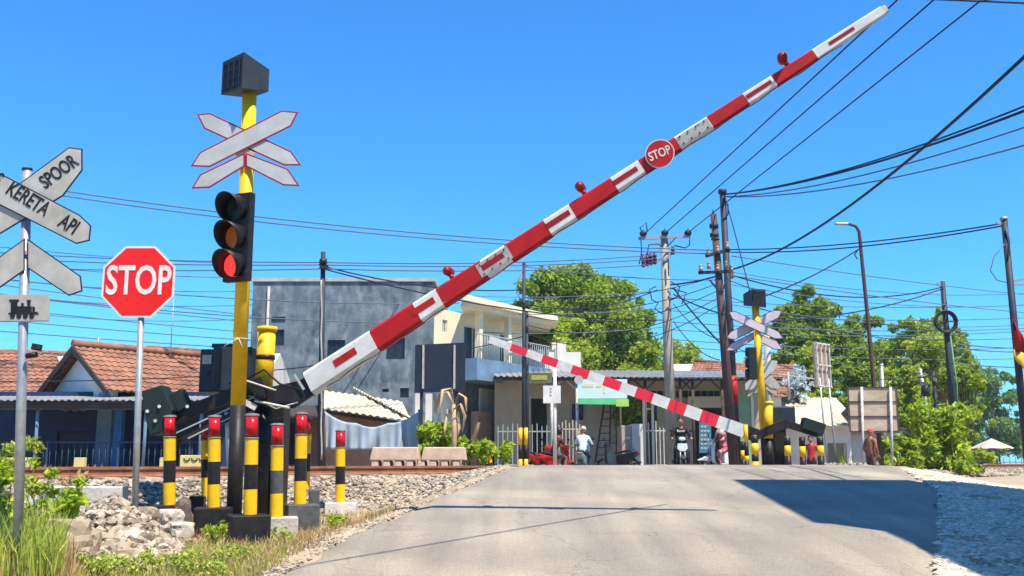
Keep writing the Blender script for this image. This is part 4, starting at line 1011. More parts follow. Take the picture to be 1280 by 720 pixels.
mb.prism([ap-Vector((0, 0, .12)), e0-G_*gi-Vector((0, 0, -.02)), e0-G_*gi-Vector((0, 0, .12)), e1+G_*gi-Vector((0, 0, .12)), e1+G_*gi+Vector((0, 0, .02))], Rg*.12); mb.build('gable_wall', M['whitewall'], t)
# porch body: back wall, side walls and doors in shade
bx0, bx1 = X2(-60, 23), X2(325, 23); zr = Wz(500, 22)
hs = [(X2(70, 23)-bx0, 0, X2(112, 23)-bx0, 1.0), (X2(165, 23)-bx0, .0, X2(186, 23)-bx0, 1.0), (X2(20, 23)-bx0, .35, X2(52, 23)-bx0, .95), (X2(205, 23)-bx0, .3, X2(235, 23)-bx0, .9)]
mb = MB(); wall(mb, (bx0, 23, FL-.1), UX, bx1-bx0, zr-FL+.35, .15, [(a, b+.1, c_, d+.1) for a, b, c_, d in hs]); wl = mb.build('porch_wall', M['shadebluewall'], t)
mb = MB(); mb.box(bx0, bx1, 25.4, 25.5, FL-.1, zr+.4); mb.box(bx0, bx1, 23.15, 25.4, FL-.08, FL-.02); mb.box(bx1-.1, bx1, 23.2, 25.4, FL, zr+.3); mb.box(bx0, bx0+.1, 23.2, 25.4, FL, zr+.3); mb.build('room_walls', M['shadebluewall'], t)
for i, h in enumerate(hs):
    f = MB(); f.box(bx0+h[0], bx0+h[2], 23.06, 23.1, FL+h[1], FL+h[3]); f.build('door' if h[1] == 0 else 'window', M['navy'] if i != 1 else M['glass'], t)
mb = MB(); mb.box(X2(121, 22.6), X2(139, 22.6), 22.5, 22.75, FL, zr+.2); mb.build('column', M['bluefascia'], t)
mb = MB(); mb.box(X2(143, 22.3), X2(152, 22.3), 22.2, 22.4, FL, zr); mb.build('column', mat('blue_column', (.03, .16, .42), .6), t)
# corrugated porch canopy
mb = MB(); roof_sheet(mb, (X2(-60, 20.9, 500), 20.9, Wz(500, 20.9)), (X2(262, 20.9, 500), 20.9, Wz(500, 20.9)), (X2(-60, 20.9, 500), 23.1, Wz(500, 20.9)+.22), .14, .8, .016, 0, 6)
cn = mb.build('porch_canopy', M['corr'], t, solid=.01)
mb = MB(); mb.box(X2(-60, 21), X2(262, 21), 20.97, 21.03, Wz(512, 21), Wz(502.5, 21)); mb.build('fascia', M['darkmetal'], cn)
mb = MB()
for px in (-10, 44, 180, 250): mb.cyl((X2(px, 21.1), 21.1, FL), (X2(px, 21.1), 21.1, Wz(504, 21.1)), .035, .035, 10)
mb.build('canopy_posts', M['bluefascia'], t)
mb = MB(); roof_sheet(mb, P(68, 507, 21.2), P(104, 507, 21.2), P(74, 512, 22.2), .2, .3, .02, .02); mb.build('small_tiled_awning', M['tile'], t, solid=.03)
def railing(name, x0, x1, Y, z0, z1, m, lab, step=.11, cat='railing', r=.009, posts=1.5):
    t = thing(name, lab, cat, ((x0+x1)/2, Y, z0)); mb = MB()
    n = int((x1-x0)/step)
    for k in range(n+1): mb.cyl((x0+k*step, Y, z0+.06), (x0+k*step, Y, z1-.02), r, r, 6)
    mb.build('balusters', m, t)
    mb = MB(); mb.box(x0, x1, Y-.015, Y+.015, z1-.03, z1); mb.box(x0, x1, Y-.015, Y+.015, z0+.04, z0+.065); mb.build('rails', m, t)
    k = 0
    while k*posts <= x1-x0: 
        mb = MB(); mb.box(x0+k*posts-.02, x0+k*posts+.02, Y-.022, Y+.022, z0-.05, z1+.03); mb.build('post', m, t); k += 1
    return t
railing('porch_railing', X2(-30, 21.3), X2(262, 21.3), 21.3, FL, Wz(552, 21.3), M['bluerail'], 'blue painted steel railing in front of the shaded porch', .13)
# ---- neighbouring tiled roofs
def simple_house(name, lab, ra, rb, Yr, ea, eb, Ye, wm, base=FL, wallin=.3):
    a, b = P(*ra, Yr), P(*rb, Yr); c_, d = P(*ea, Ye), P(*eb, Ye)
    t = thing(name, lab, 'house', ((a.x+b.x)/2, (Yr+Ye)/2, base))
    ux = (d-c_)
    mb = MB(); roof_sheet(mb, c_, d, a, .18, .26, .014, .022); back = Vector((0, 2*(Yr-Ye), 0)); roof_sheet(mb, d+back, c_+back, Vector((d.x+(b.x-d.x), b.y, b.z)), .24, .30, .022, .03)
    r_ = mb.build('roof', M['tile'], t, solid=.04)
    mb = MB(); mb.tube([a+Vector((0, 0, .04)), b+Vector((0, 0, .04))], .09, 8); mb.build('ridge_tiles', M['tile'], r_)
    mb = MB(); mb.prism([(c_.x+.25, Ye+wallin, base-.1), (c_.x+.25, Ye+wallin, c_.z), (c_.x+.25, Yr, a.z-.12), (c_.x+.25, 2*Yr-Ye-wallin, c_.z), (c_.x+.25, 2*Yr-Ye-wallin, base-.1)], (d.x-c_.x-.5, 0, 0)); mb.build('wall', wm, t)
    return t
simple_house('tiled_house', 'house with orange clay tiles cut by the left edge of the frame', (-120, 438), (88, 445), 27, (-120, 494), (88, 494), 24.6, M['whitewall'])
simple_house('tiled_house', 'tiled roof house just behind the dark machine box, its ridge end whitened', (183, 437), (335, 447), 30, (183, 476), (335, 480), 27.6, M['whitewall'])
# ---- grey block building
Y = 36; xa, xb = X2(313, Y, 430), X2(541, Y, 430); za = FL-.1; zt = Wz(352, Y)
t = thing('concrete_block_building', 'large unpainted blue grey two storey concrete building with small dark windows', 'building', ((xa+xb)/2, Y, FL))
def hole(px0, py0, px1, py1, Y=Y, xo=xa, zo=za): return (X2(px0, Y, (py0+py1)/2)-xo, Wz(py1, Y)-zo, X2(px1, Y, (py0+py1)/2)-xo, Wz(py0, Y)-zo)
HL = [hole(342, 412, 355, 432), hole(409, 425, 431, 449), hole(483, 422, 506, 449), hole(478, 486, 486, 490), hole(500, 485, 511, 497)]
mb = MB(); wall(mb, (xa, Y, za), UX, xb-xa, zt-za, .25, HL); mb.box(xa, xa+.25, Y+.25, Y+9, za, zt); mb.box(xb-.25, xb, Y+.25, Y+9, za, zt); mb.box(xa, xb, Y+9, Y+9.25, za, zt)
wl = mb.build('wall', M['greywall'], t)
mb = MB(); mb.box(xa-.06, xb+.06, Y-.06, Y+9.3, zt, zt+.12); mb.build('parapet_cap', M['concrete'], t)
mb = MB(); mb.box(xa+.25, xb-.25, Y+.25, Y+9, zt-.7, zt-.5); mb.build('roof_slab', M['concrete'], t)
for h in HL:
    window(t, (xa, Y, za), UX, h, .25, M['gunmetal'], M['glass'])
mb = MB(); mb.box(X2(340, Y, 398), X2(357, Y, 398), Y-.03, Y+.05, Wz(401, Y), Wz(396, Y)); mb.build('vent_slot', M['navy'], t)
mb = MB(); mb.cyl((xa+.6, Y-.06, za+.3), (xa+.6, Y-.06, zt-.2), .05, .05, 8); mb.build('drain_pipe', M['signgrey'], t)
# low side wing between grey and cream building
# ---- cream building with balcony, facade turned
A0 = Vector((X2(542.5, 36.3, 420), 36.3, FL)); B0 = Vector((X2(655, 41.5, 420), 41.5, FL)); u = (B0-A0).normalized(); n = Vector((-u.y, u.x, 0)); LB = (B0-A0).length
t = thing('balcony_building', 'cream two storey building with flat overhanging roof, balcony and blue grey slab edge', 'building', tuple((A0+B0)/2))
def onf(px, py):    # facade coordinates (along u, height over floor) under a pixel
    lo, hi = -3.0, LB+4
    for _ in range(50):
        m_ = (lo+hi)/2; q = A0+u*m_
        if proj(Vector((q.x, q.y, Zp(py, q.y))))[0] < px: lo = m_
        else: hi = m_
    return lo, Zp(py, (A0+u*lo).y)-FL
zr = onf(560, 388)[1]; zs = onf(600, 466)[1]
sx = onf(570, 430)[0]
Hs = [(onf(580, 432)[0], zs+.1, onf(604, 432)[0], zs+1.75), (onf(563, 425)[0]-.5, zs+1.3, onf(563, 425)[0]-.2, zs+1.8), (onf(625, 430)[0], zs+.3, onf(640, 430)[0], zs+1.7)]
mb = MB(); wall(mb, A0+Vector((0, 0, zs)), u, LB, zr-zs, .2, [(a, b-zs, c_, d-zs) for a, b, c_, d in Hs])
DV = Vector((0, 6, 0)); mb.obox(A0+n*.21+u*.01+Vector((0, 0, -.1)), DV, u*.2, (0, 0, zr+.1)); mb.obox(A0+u*(LB-.2)+n*.21+Vector((0, 0, -.1)), DV, u*.2, (0, 0, zr+.1)); mb.obox(A0+DV+n*.3+Vector((0, 0, -.1)), u*LB, n*.2, (0, 0, zr+.1))
mb.build('upper_wall', M['cream'], t)
for h in Hs: window(t, A0, u, h, .2, M['white'], M['glass'], 1)
mb = MB(); mb.obox(A0-n*1.3+Vector((0, 0, zr+.18)), u*(LB+.6), Vector((0, 8, 0)), (0, 0, .22)); rs = mb.build('roof_slab', M['cream'], t)
mb = MB(); mb.obox(A0+u*.1-n*1.1+Vector((0, 0, zr+.001)), u*(LB+.3), Vector((0, 7.5, 0)), (0, 0, .178)); mb.build('roof_soffit', M['cream'], rs)
for k in (onf(575, 430)[0], onf(612, 430)[0]):
    mb = MB(); mb.obox(A0+u*k-n*.9+Vector((0, 0, zs+.36)), u*.22, n*.22, (0, 0, zr-zs-.36)); mb.build('pillar', M['cream'], t)
b0 = onf(563, 470)[0]
mb = MB(); mb.obox(A0+u*b0-n*1.2+Vector((0, 0, zs-.45)), u*(LB-b0+.2), n*1.198, (0, 0, .8)); mb.build('balcony_slab', M['bluefascia'], t)
mb = MB(); k = b0+.1
while k < LB+.15: mb.cyl(A0+u*k-n*1.15+Vector((0, 0, zs+.35)), A0+u*k-n*1.15+Vector((0, 0, zs+1.25)), .014, .014, 5); k += .16
mb.obox(A0+u*b0-n*1.17+Vector((0, 0, zs+1.25)), u*(LB-b0+.15), n*.04, (0, 0, .04)); mb.build('balcony_railing', M['steelrail'], t)
G1 = [(onf(628, 540)[0], 0, onf(650, 540)[0], onf(628, 497)[1])]
mb = MB(); wall(mb, A0+Vector((0, 0, -.1)), u, LB, zs-.45+.1, .2, [(a, 0, c_, d+.1) for a, b, c_, d in G1]); mb.build('lower_wall', M['greywall'], t)
mb = MB(); mb.obox(A0+u*(onf(598, 540)[0])-n*.08+Vector((0, 0, -.1)), u*(G1[0][0]-onf(598, 540)[0]), n*.078, (0, 0, zs-.5)); mb.build('whitewashed_pier', M['whitewall'], t)
mb = MB(); mb.obox(A0+u*(onf(583, 540)[0])-n*.5+Vector((0, 0, -.1)), u*1.0, n*.3, (0, 0, onf(590, 515)[1]+.1)); mb.build('rubble_wall', M['brick'], t)
window(t, A0, u, (G1[0][0], .0, G1[0][2], G1[0][3]), .2, M['white'], M['glass'], 3, name='glazed_door')
# ---- shack with pale sheet roof, tarp
Y = 27; a, b = P(402, 521, 25.6), P(512, 530, 25.6)
t = thing('shack', 'low shack with sagging pale corrugated sheet roof and crumbling brick wall', 'shack', ((a.x+b.x)/2, Y, FL))
mb = MB(); roof_sheet(mb, P(400, 510, 25.4), P(514, 526, 25.4), P(398, 487, 27.6), .18, .9, .02, 0, 6); roof_sheet(mb, P(455, 492, 28.2), P(520, 526, 25.6), P(440, 484, 28.2), .18, .9, .02, 0, 6); mb.build('roof', M['asbestos'], t, solid=.012)
mb = MB(); q0 = X2(404, 26); q1 = X2(505, 26); mb.box(q0, q1, 26, 26.2, FL-.1, Wz(531, 26)); mb.prism([(q0, 26.0, Wz(531, 26)), (q1, 26.0, Wz(531, 26)), (X2(470, 26), 26, Wz(519, 26)), (q0, 26, Wz(512, 26))], (0, .2, 0)); mb.box(q1-.2, q1, 26.2, 29, FL-.1, Wz(530, 26)); mb.box(q0, q0+.2, 26.2, 29, FL-.1, Wz(520, 26)); mb.build('brick_wall', M['brick'], t)
mb = MB(); mb.beam(P(400, 514, 25.5), P(512, 530, 25.5), .06, .08); mb.build('eave_beam', M['darkmetal'], t)
# clutter to the left of it: dark lean-to under the boom fork
t = thing('lean_to', 'dark little lean to of boards with a pale brick wall behind the near barrier', 'shack', (X2(372, 26), 26, FL))
mb = MB(); mb.box(X2(345, 26.4), X2(404, 26.4), 26.4, 26.55, FL-.1, Wz(520, 26.4)); mb.build('brick_wall', M['brick'], t)
mb = MB(); mb.obox(P(335, 522, 25.6), (X2(404, 25.6)-X2(335, 25.6), 0, 0), (0, 1.6, .35), (0, 0, .05)); mb.build('roof', M['darkmetal'], t)
mb = MB(); mb.box(X2(352, 26.3), X2(378, 26.3), 26.28, 26.39, FL+.25, Wz(530, 26.3)); mb.build('window', M['navy'], t)
# tarp sheet
t = thing('tarpaulin', 'pale blue grey tarpaulin sagging between poles in front of the shack', 'tarpaulin', (X2(462, 24), 24, FL))
nx_, nz_ = 90, 12; vs = []
for j in range(nz_+1):
    for i in range(nx_+1):
        s_ = i/nx_; px = lerp(406, 524, s_); top = 514+17*math.sin(math.pi*s_)+3*abs(math.sin(s_*9.4)); bot = 562; py = lerp(top, bot, j/nz_)
        q = P(px, py, 24); q.y += (.05*math.sin(s_*19+j*.25)+.05*math.sin(s_*37+j*.1)+.03*math.sin(s_*61))*(.3+.7*j/nz_); vs.append(q)
mb = MB(); mb.add(vs, [(j*(nx_+1)+i, j*(nx_+1)+i+1, (j+1)*(nx_+1)+i+1, (j+1)*(nx_+1)+i) for j in range(nz_) for i in range(nx_)], 0, True); mb.build('sheet', M['tarp'], t, solid=.008)
mb = MB(); mb.cyl((X2(406, 24), 24.05, FL-.1), P(406, 512, 24.05), .03, .03, 8); mb.cyl((X2(524, 24), 24.05, FL-.1), P(524, 512, 24.05), .03, .03, 8); mb.build('prop_poles', M['wood'], t)
# ---- shop row with long metal awning
Y = 38; xa, xb = X2(618, Y), X2(962, Y); zr = Wz(470, Y)
t = thing('shop_row', 'low row of tan shops under a long rusty corrugated awning', 'shop', ((xa+xb)/2, Y, FL))
def hs_(px0, py0, px1, py1): return (X2(px0, Y)-xa, max(0.0, Wz(py1, Y)-FL+.1), X2(px1, Y)-xa, Wz(py0, Y)-FL+.1)
HL = [hs_(664, 498, 684, 590), hs_(770, 500, 822, 590), hs_(866, 505, 905, 590)]
mb = MB(); wall(mb, (xa, Y, FL-.1), UX, xb-xa, zr-FL+.1, .2, HL); mb.box(xa, xb, Y+4, Y+4.2, FL-.1, zr); mb.box(xa, xa+.2, Y+.2, Y+4, FL-.1, zr); mb.box(xb-.2, xb, Y+.2, Y+4, FL-.1, zr); mb.build('wall', M['tan'], t)
mb = MB(); roof_sheet(mb, (xa, Y-2.3, Wz(470, Y-2.3)), (xb, Y-2.3, Wz(473, Y-2.3)), (xa, Y+4.3, Wz(470, Y)+.65), .22, 1.5, .025, 0, 6); mb.build('awning', M['corr'], t, solid=.012)
mb = MB(); mb.box(xa, xb, Y-2.25, Y-2.19, Wz(476, Y-2.2), Wz(471.5, Y-2.2)); mb.build('fascia', M['darkmetal'], t)
for px in (690, 722, 776, 808, 852, 868, 905):
    mb = MB(); mb.cyl((X2(px, Y-2.1), Y-2.1, FL-.1), (X2(px, Y-2.1), Y-2.1, Wz(474, Y-2.1)), .05, .05, 8)
    q = Vector((X2(px, Y-2.1), Y-2.1, Wz(488, Y-2.1)))
    for s_ in (-1, 1): mb.beam(q, q+Vector((s_*.4, 0, .38)), .05, .05)
    mb.build('awning_post', M['rustwhite'] if px < 730 else M['wood'], t)
mb = MB(); mb.box(X2(862, Y-.3), X2(908, Y-.3), Y-.25, Y-.15, Wz(510, Y), Wz(496, Y)); mb.build('transom', M['cream'], t)
mb = MB()
for k in range(14): mb.box(X2(800+8*k, Y-.1), X2(806+8*k, Y-.1), Y-.06, Y-.003, Wz(497, Y), Wz(489, Y))
mb.build('ventilation_slots', M['navy'], t)
# parapet wall and roof terrace above
t = thing('terrace_wall', 'white stepped parapet wall on the roof left of the big tree', 'wall', (X2(680, 41, 450), 41, Wz(462, 41)))
mb = MB()
for x0, x1, y0 in ((618, 663, 441), (663, 690, 437), (690, 708, 428), (708, 726, 440)): mb.box(X2(x0, 42, 450), X2(x1, 42, 450)-.003, 42, 42.3, Wz(470, 42), Wz(y0, 42))
mb.build('parapet', M['whitewall'], t); mb = MB(); mb.box(X2(616, 42.5), X2(728, 42.5), 42.31, 46, FL, Wz(462, 42)); mb.build('block', M['whitewall'], t)
mb = MB()
for k in range(5): mb.cyl((X2(640+14*k, 41.9, 440), 41.9, Wz(455, 41.9)), (X2(640+14*k, 41.9, 440), 41.9, Wz(428, 41.9)), .02, .02, 6)
mb.cyl((X2(640, 41.9, 440), 41.9, Wz(431, 41.9)), (X2(696, 41.9, 440), 41.9, Wz(431, 41.9)), .02, .02, 6); mb.build('starter_bars', M['darkmetal'], t)
# ---- red tiled house behind
simple_house('tiled_house', 'red clay tiled house behind the shop row, right of the concrete power pole', (868, 452), (958, 459), 46, (848, 492), (986, 496), 43, M['whitewall'])
# ---- cream wall building on the right
Y = 42; xa, xb = X2(968, Y), X2(1064, Y)
t = thing('wall_building', 'long low cream building with a sheet roof behind the far barrier', 'building', ((xa+xb)/2, Y, FL))
mb = MB(); wall(mb, (xa, Y, FL-.1), UX, xb-xa, Wz(527, Y)-FL+.1, .2, [(2.2, 0, 3.0, 1.2)]); mb.box(xa, xb, Y+3.6, Y+3.8, FL-.1, Wz(527, Y)); mb.box(xa, xa+.2, Y+.2, Y+3.6, FL-.1, Wz(527, Y)); mb.build('wall', M['whitewall'], t)
mb = MB(); roof_sheet(mb, (xa-.3, Y-.7, Wz(532, Y-.7)), (xb+.3, Y-.7, Wz(532, Y-.7)), (xa-.3, Y+2.6, Wz(497, Y+2.6)), .25, 1.0, .02, 0, 6); mb.build('roof', M['asbestos'], t, solid=.012)
mb = MB(); mb.prism([(X2(1046, Y-.2, 520), Y-.8, Wz(517, Y-.8)), (X2(1064, Y-.2, 520), Y-.8, Wz(499, Y-.8)), (X2(1064, Y-.2, 520), Y-.8, Wz(540, Y-.8))], (0, .1, 0)); mb.build('gable_screen', M['darkmetal'], t)
t = thing('wall_building', 'small low building with brown roof behind the big plywood sign', 'building', (X2(1105, 44), 44, FL))
mb = MB(); mb.box(X2(1055, 44), X2(1122, 44), 44, 47, FL-.1, Wz(541, 44)); mb.build('wall', M['whitewall'], t)
mb = MB(); roof_sheet(mb, (X2(1050, 43.5), 43.5, Wz(542, 43.5)), (X2(1150, 43.5), 43.5, Wz(540, 43.5)), (X2(1050, 43.5), 47, Wz(530, 47)), .25, 1, .02, 0, 6); mb.build('roof', M['darkmetal'], t, solid=.02)
# green tarpaulin screen and cream pier beside the wooden pole
t = thing('green_screen', 'faded green metal screen standing right of the wooden pole', 'screen', (X2(930, 36.5), 36.5, FL))
mb = MB(); mb.box(X2(917, 36.5), X2(941, 36.5), 36.5, 36.56, FL, Wz(490, 36.5)); mb.build('panel', mat('faded_green', (.28, .38, .20), .8, col2=(.18, .28, .15), nscale=1.5), t)
mb = MB(); mb.box(X2(940.5, 36.5), X2(944, 36.5), 36.45, 36.6, FL-.1, Wz(486, 36.5)); mb.box(X2(915, 36.5), X2(916.9, 36.5), 36.45, 36.6, FL-.1, Wz(488, 36.5)); mb.build('post', M['cream'], t)
# ---- banners and posters on the shops
def flat(name, lab, x0, y0, x1, y1, Y, m, cat='sign', th=.03, legs=(), legm=None, skew=0):
    t = thing(name, lab, cat, (X2((x0+x1)/2, Y, y1), Y, FL if legs else Wz(y1, Y)))
    mb = MB(); pts = [P(x0, y0, Y), P(x1, y0+skew, Y), P(x1, y1+skew, Y), P(x0, y1, Y)]; mb.prism(pts, (0, th, 0)); b = mb.build('panel', m, t)
    for px in legs:
        mb = MB(); mb.box(X2(px, Y)-.035, X2(px, Y)+.035, Y+th+.003, Y+th+.07, FL-.1, Wz(y0+4, Y)); mb.build('leg', legm or M['galv'], t)
    return t, b
t, b = flat('banner', 'pale blue banner with bright green lower edge hanging from the awning', 722, 474, 784, 498, 35.5, mat('banner_blue', (.62, .74, .78), .6, col2=(.42, .60, .70), nscale=.8), 'banner')
mb = MB(); mb.prism([P(722, 498.3, 35.5), P(784, 498.3, 35.5), P(784, 506, 35.5), P(722, 505, 35.5)], (0, .03, 0)); mb.build('green_border', mat('banner_green', (.10, .58, .22), .6), t)
mb = MB(); 
for k, (x0, x1) in enumerate(((728, 742), (745, 752), (760, 776))): mb.prism([P(x0, 480, 35.49), P(x1, 480, 35.49), P(x1, 483.5, 35.49), P(x0, 483.5, 35.49)], (0, .006, 0))
mb.prism([P(754, 476, 35.49), P(757, 476, 35.49), P(757, 492, 35.49), P(754, 492, 35.49)], (0, .006, 0)); mb.build('faded_print', mat('banner_yellow', (.66, .70, .28), .6), b)
t, b = flat('banner', 'bright yellow green strip at the right end of the pale banner', 770, 499, 786, 508, 35.4, mat('lime', (.40, .62, .12), .6), 'banner')
t, b = flat('shop_sign', 'dull yellow olive signboard under the awning left of the square white sign', 654, 466, 690, 479, 35.6, mat('olive_board', (.13, .13, .06), .7, col2=(.08, .08, .05)))
mb = MB(); mb.prism([P(664, 469, 35.59), P(684, 469, 35.59), P(684, 475, 35.59), P(664, 475, 35.59)], (0, .006, 0)); mb.build('yellow_print', mat('olive_yellow', (.42, .38, .06), .7, col2=(.20, .19, .06), nscale=12), b)
t, b = flat('poster', 'dark purple poster on the wall below the pale banner', 715, 505, 729, 525, 37.9, mat('purple', (.05, .03, .12), .6), 'poster')
mb = MB(); mb.cyl(P(722, 513, 37.895), P(722, 513, 37.885), .10, .10, 14); mb.build('poster_print', mat('violet', (.16, .10, .30), .6), b)
t, b = flat('poster', 'teal notice board with pale rows of lettering behind the motorcycles', 874, 528, 889, 566, 35.0, mat('teal', (.04, .22, .28), .6, col2=(.03, .15, .20)), 'poster')
mb = MB()
for k in range(6):
    for j in range(3):
        if random.random() < .85: mb.prism([P(876+4*j, 532+5.4*k, 34.99), P(879+4*j, 532+5.4*k, 34.99), P(879+4*j, 534.5+5.4*k, 34.99), P(876+4*j, 534.5+5.4*k, 34.99)], (0, .005, 0))
mb.build('print_rows', M['signwhite'], b)
# square white sign on white post
t = thing('square_sign', 'blank square white sign on a white post before the shops', 'sign', (X2(693, 30), 30, FL))
mb = MB(); mb.cyl((X2(693.5, 30), 30, FL-.1), P(693.5, 455, 30), .055, .05, 12); mb.build('post', M['white'], t)
mb = MB(); mb.obox(P(679, 504, 29.9), P(701, 504, 29.9)-P(679, 504, 29.9), (0, .03, 0), (0, 0, Wz(482, 29.9)-Wz(504, 29.9))); b = mb.build('panel', M['white'], t)
mb = MB()
for k in range(3): mb.obox(P(687, 487+4*k, 29.895), (.06, 0, 0), (0, .004, 0), (0, 0, .05))
mb.build('small_print', M['galv'], b)
# ---- dark billboard seen from behind
t = thing('billboard', 'large dark navy billboard seen from behind on two posts left of the balcony building', 'billboard', (X2(550, 23.5), 23.5, FL))
mb = MB(); mb.prism([P(519, 431, 23.5), P(582, 428, 23.5), P(581, 489, 23.5), P(518, 491, 23.5)], (0, .04, 0)); mb.build('panel', M['navy'], t)
mb = MB()
for x in (528, 567): mb.prism([P(x, 431, 23.45), P(x+2.4, 431, 23.45), P(x+2, 486, 23.45), P(x-.6, 486, 23.45)], (0, .045, 0))
mb.build('batten', M['signgrey'], t)
mb = MB()
for px in (526, 570): mb.box(X2(px, 23.6)-.035, X2(px, 23.6)+.035, 23.55, 23.62, FL-.1, Wz(487, 23.6))
mb.build('posts', M['darkpole'], t)
t = thing('water_meter_box', 'white upright concrete slab pair below the dark billboard', 'slab', (X2(535, 26), 26, FL)); 
mb = MB(); mb.box(X2(518, 26), X2(525, 26), 26, 26.2, FL, Wz(492, 26)); mb.build('slab_left', M['whitewall'], t)
mb = MB(); mb.box(X2(531, 26), X2(539, 26), 26, 26.2, FL, Wz(492, 26)); mb.build('slab_right', M['whitewall'], t); t.name = 'gate_piers'; ORG[t.name] = ORG.get('water_meter_box')
# ---- tall narrow billboard and big plywood sign on the right
Y = 31
t = thing('billboard', 'tall narrow signboard seen edge on from behind, on two thin posts', 'billboard', (X2(1032, Y), Y, FL))
mb = MB(); u_ = Vector((.72, .69, 0)); q = P(1020, 484, Y); mb.obox(q, u_*.82, Vector((-.03, .03, 0)), (0, 0, Wz(427, Y)-Wz(484, Y))); mb.build('panel', M['board'], t)
mb = MB()
for k in (0, .27, .54, .80): mb.obox(q+u_*k-Vector((-.03, .03, 0))*.9, u_*.035, Vector((.03, -.03, 0)), (0, 0, Wz(427, Y)-Wz(484, Y)))
for z in (0.02, .48, .95): mb.obox(q+Vector((.06, -.06, z*(Wz(427, Y)-Wz(484, Y)))), u_*.82, Vector((.02, -.02, 0)), (0, 0, .035))
mb.build('framing', M['rustwhite'], t)
for k in (.12, .66): mb = MB(); p_ = q+u_*k+Vector((.05, -.05, 0)); mb.cyl((p_.x+.12, p_.y, FL-.2), (p_.x, p_.y, p_.z+.3), .03, .03, 8); mb.build('leg', M['galv'], t)
Y = 30.5
t = thing('billboard', 'wide plywood signboard seen from behind with frame rails and two posts', 'billboard', (X2(1093, Y), Y, FL))
a = P(1062, 540, Y); b_ = P(1124, 541, Y); h_ = Wz(484, Y)-a.z
mb = MB(); mb.obox(a, b_-a, (0, .03, 0), (0, 0, h_)); mb.build('panel', M['board'], t)
mb = MB()
for k in (0, .33, .66, .985): mb.box(a.x, b_.x, Y-.03, Y-.003, a.z+h_*k, a.z+h_*k+.035)
for k in (0, .985): mb.box(a.x+(b_.x-a.x)*k, a.x+(b_.x-a.x)*k+.035, Y-.034, Y-.031+.0, a.z, a.z+h_+.04)
mb.build('frame_rails', M['darkmetal'], t)
for px in (1076, 1112): mb = MB(); mb.cyl((X2(px, Y), Y-.08, FL-.2), (X2(px, Y, 486), Y-.08, a.z+h_), .04, .04, 10); mb.build('leg', M['rustwhite'], t)
# ---- fence of white pickets / gates before the shops
def pickets(name, lab, px0, px1, Y, ytop, m, step=.16, jag=.0, kind='fence'):
    x0, x1 = X2(px0, Y), X2(px1, Y); t = thing(name, lab, kind, ((x0+x1)/2, Y, FL)); n = int((x1-x0)/step)
    mb = MB()
    for k in range(n+1):
        x = x0+k*step; mb.box(x, x+.03, Y, Y+.02, FL-.05, Wz(ytop, Y)+random.uniform(-jag, jag))
    mb.build('pickets', m, t); zt_ = Wz(ytop, Y)
    mb = MB(); mb.box(x0, x1, Y+.021, Y+.05, zt_-.25, zt_-.21); mb.box(x0, x1, Y+.021, Y+.05, FL+.2, FL+.24); mb.build('rails', m, t); return t
pickets('picket_fence', 'thin cream steel fence before the glazed door', 622, 690, 35.2, 531, M['steelrail'], .17, .05)
pickets('picket_fence', 'uneven tan board fence behind the two left riders', 694, 728, 34.9, 528, M['asbestos'], .12, .10)
pickets('picket_fence', 'leaning bundle of pale bamboo poles between stall and rider', 806, 833, 35, 530, M['rustwhite'], .13, .18)
# ladder
t = thing('ladder', 'wooden ladder leaning on the tan shop wall below the pale banner', 'ladder', (X2(757, 37), 37, FL))
mb = MB(); s0, s1, s2, s3 = P(744, 578, 37), P(755, 506, 37.8), P(762, 578, 37), P(763, 506, 37.8)
mb.beam(s0, s1, .05, .05); mb.beam(s2, s3, .05, .05); mb.build('side_rails', M['wood'], t); mb = MB()
for k in range(1, 8): mb.beam(s0.lerp(s1, k/8), s2.lerp(s3, k/8), .03, .03)
mb.build('rungs', M['wood'], t)
# stall boxes
t = thing('stall', 'brown wooden kiosk box with pale side panels before the shops', 'stall', (X2(790, 35), 35, FL))
mb = MB(); mb.box(X2(777, 34.5), X2(790, 34.5), 34.5, 36, FL+.1, Wz(532, 34.5)); mb.build('cabinet', M['board'], t, bevel=.02)
mb = MB(); mb.box(X2(790.5, 34.4), X2(806, 34.4), 34.4, 35.9, FL+.12, Wz(530, 34.4)); mb.build('side_panel', M['whitewall'], t)
mb = MB(); mb.box(X2(783, 34.4), X2(788, 34.4), 34.47, 34.498, Wz(549, 34.5), Wz(546, 34.5)); mb.build('label', M['white'], t)
mb = MB()
for px in (779, 790, 804): mb.box(X2(px, 34.6), X2(px, 34.6)+.06, 34.6, 34.66, FL-.1, FL+.12)
mb.build('feet', M['darkmetal'], t)
t = thing('post_frame', 'tall pale wooden ladder frame standing before the shops left of the black shirted rider', 'frame', (X2(812, 33.8), 33.8, FL))
mb = MB()
for px in (806, 817, 835): mb.box(X2(px, 33.8)-.04, X2(px, 33.8)+.04, 33.8, 33.87, FL-.1, Wz(494 if px < 830 else 505, 33.8))
for py in (500, 510): mb.box(X2(806, 33.8), X2(817, 33.8), 33.88, 33.92, Wz(py+2, 33.8), Wz(py, 33.8))
mb.build('timber_frame', M['cream'], t)
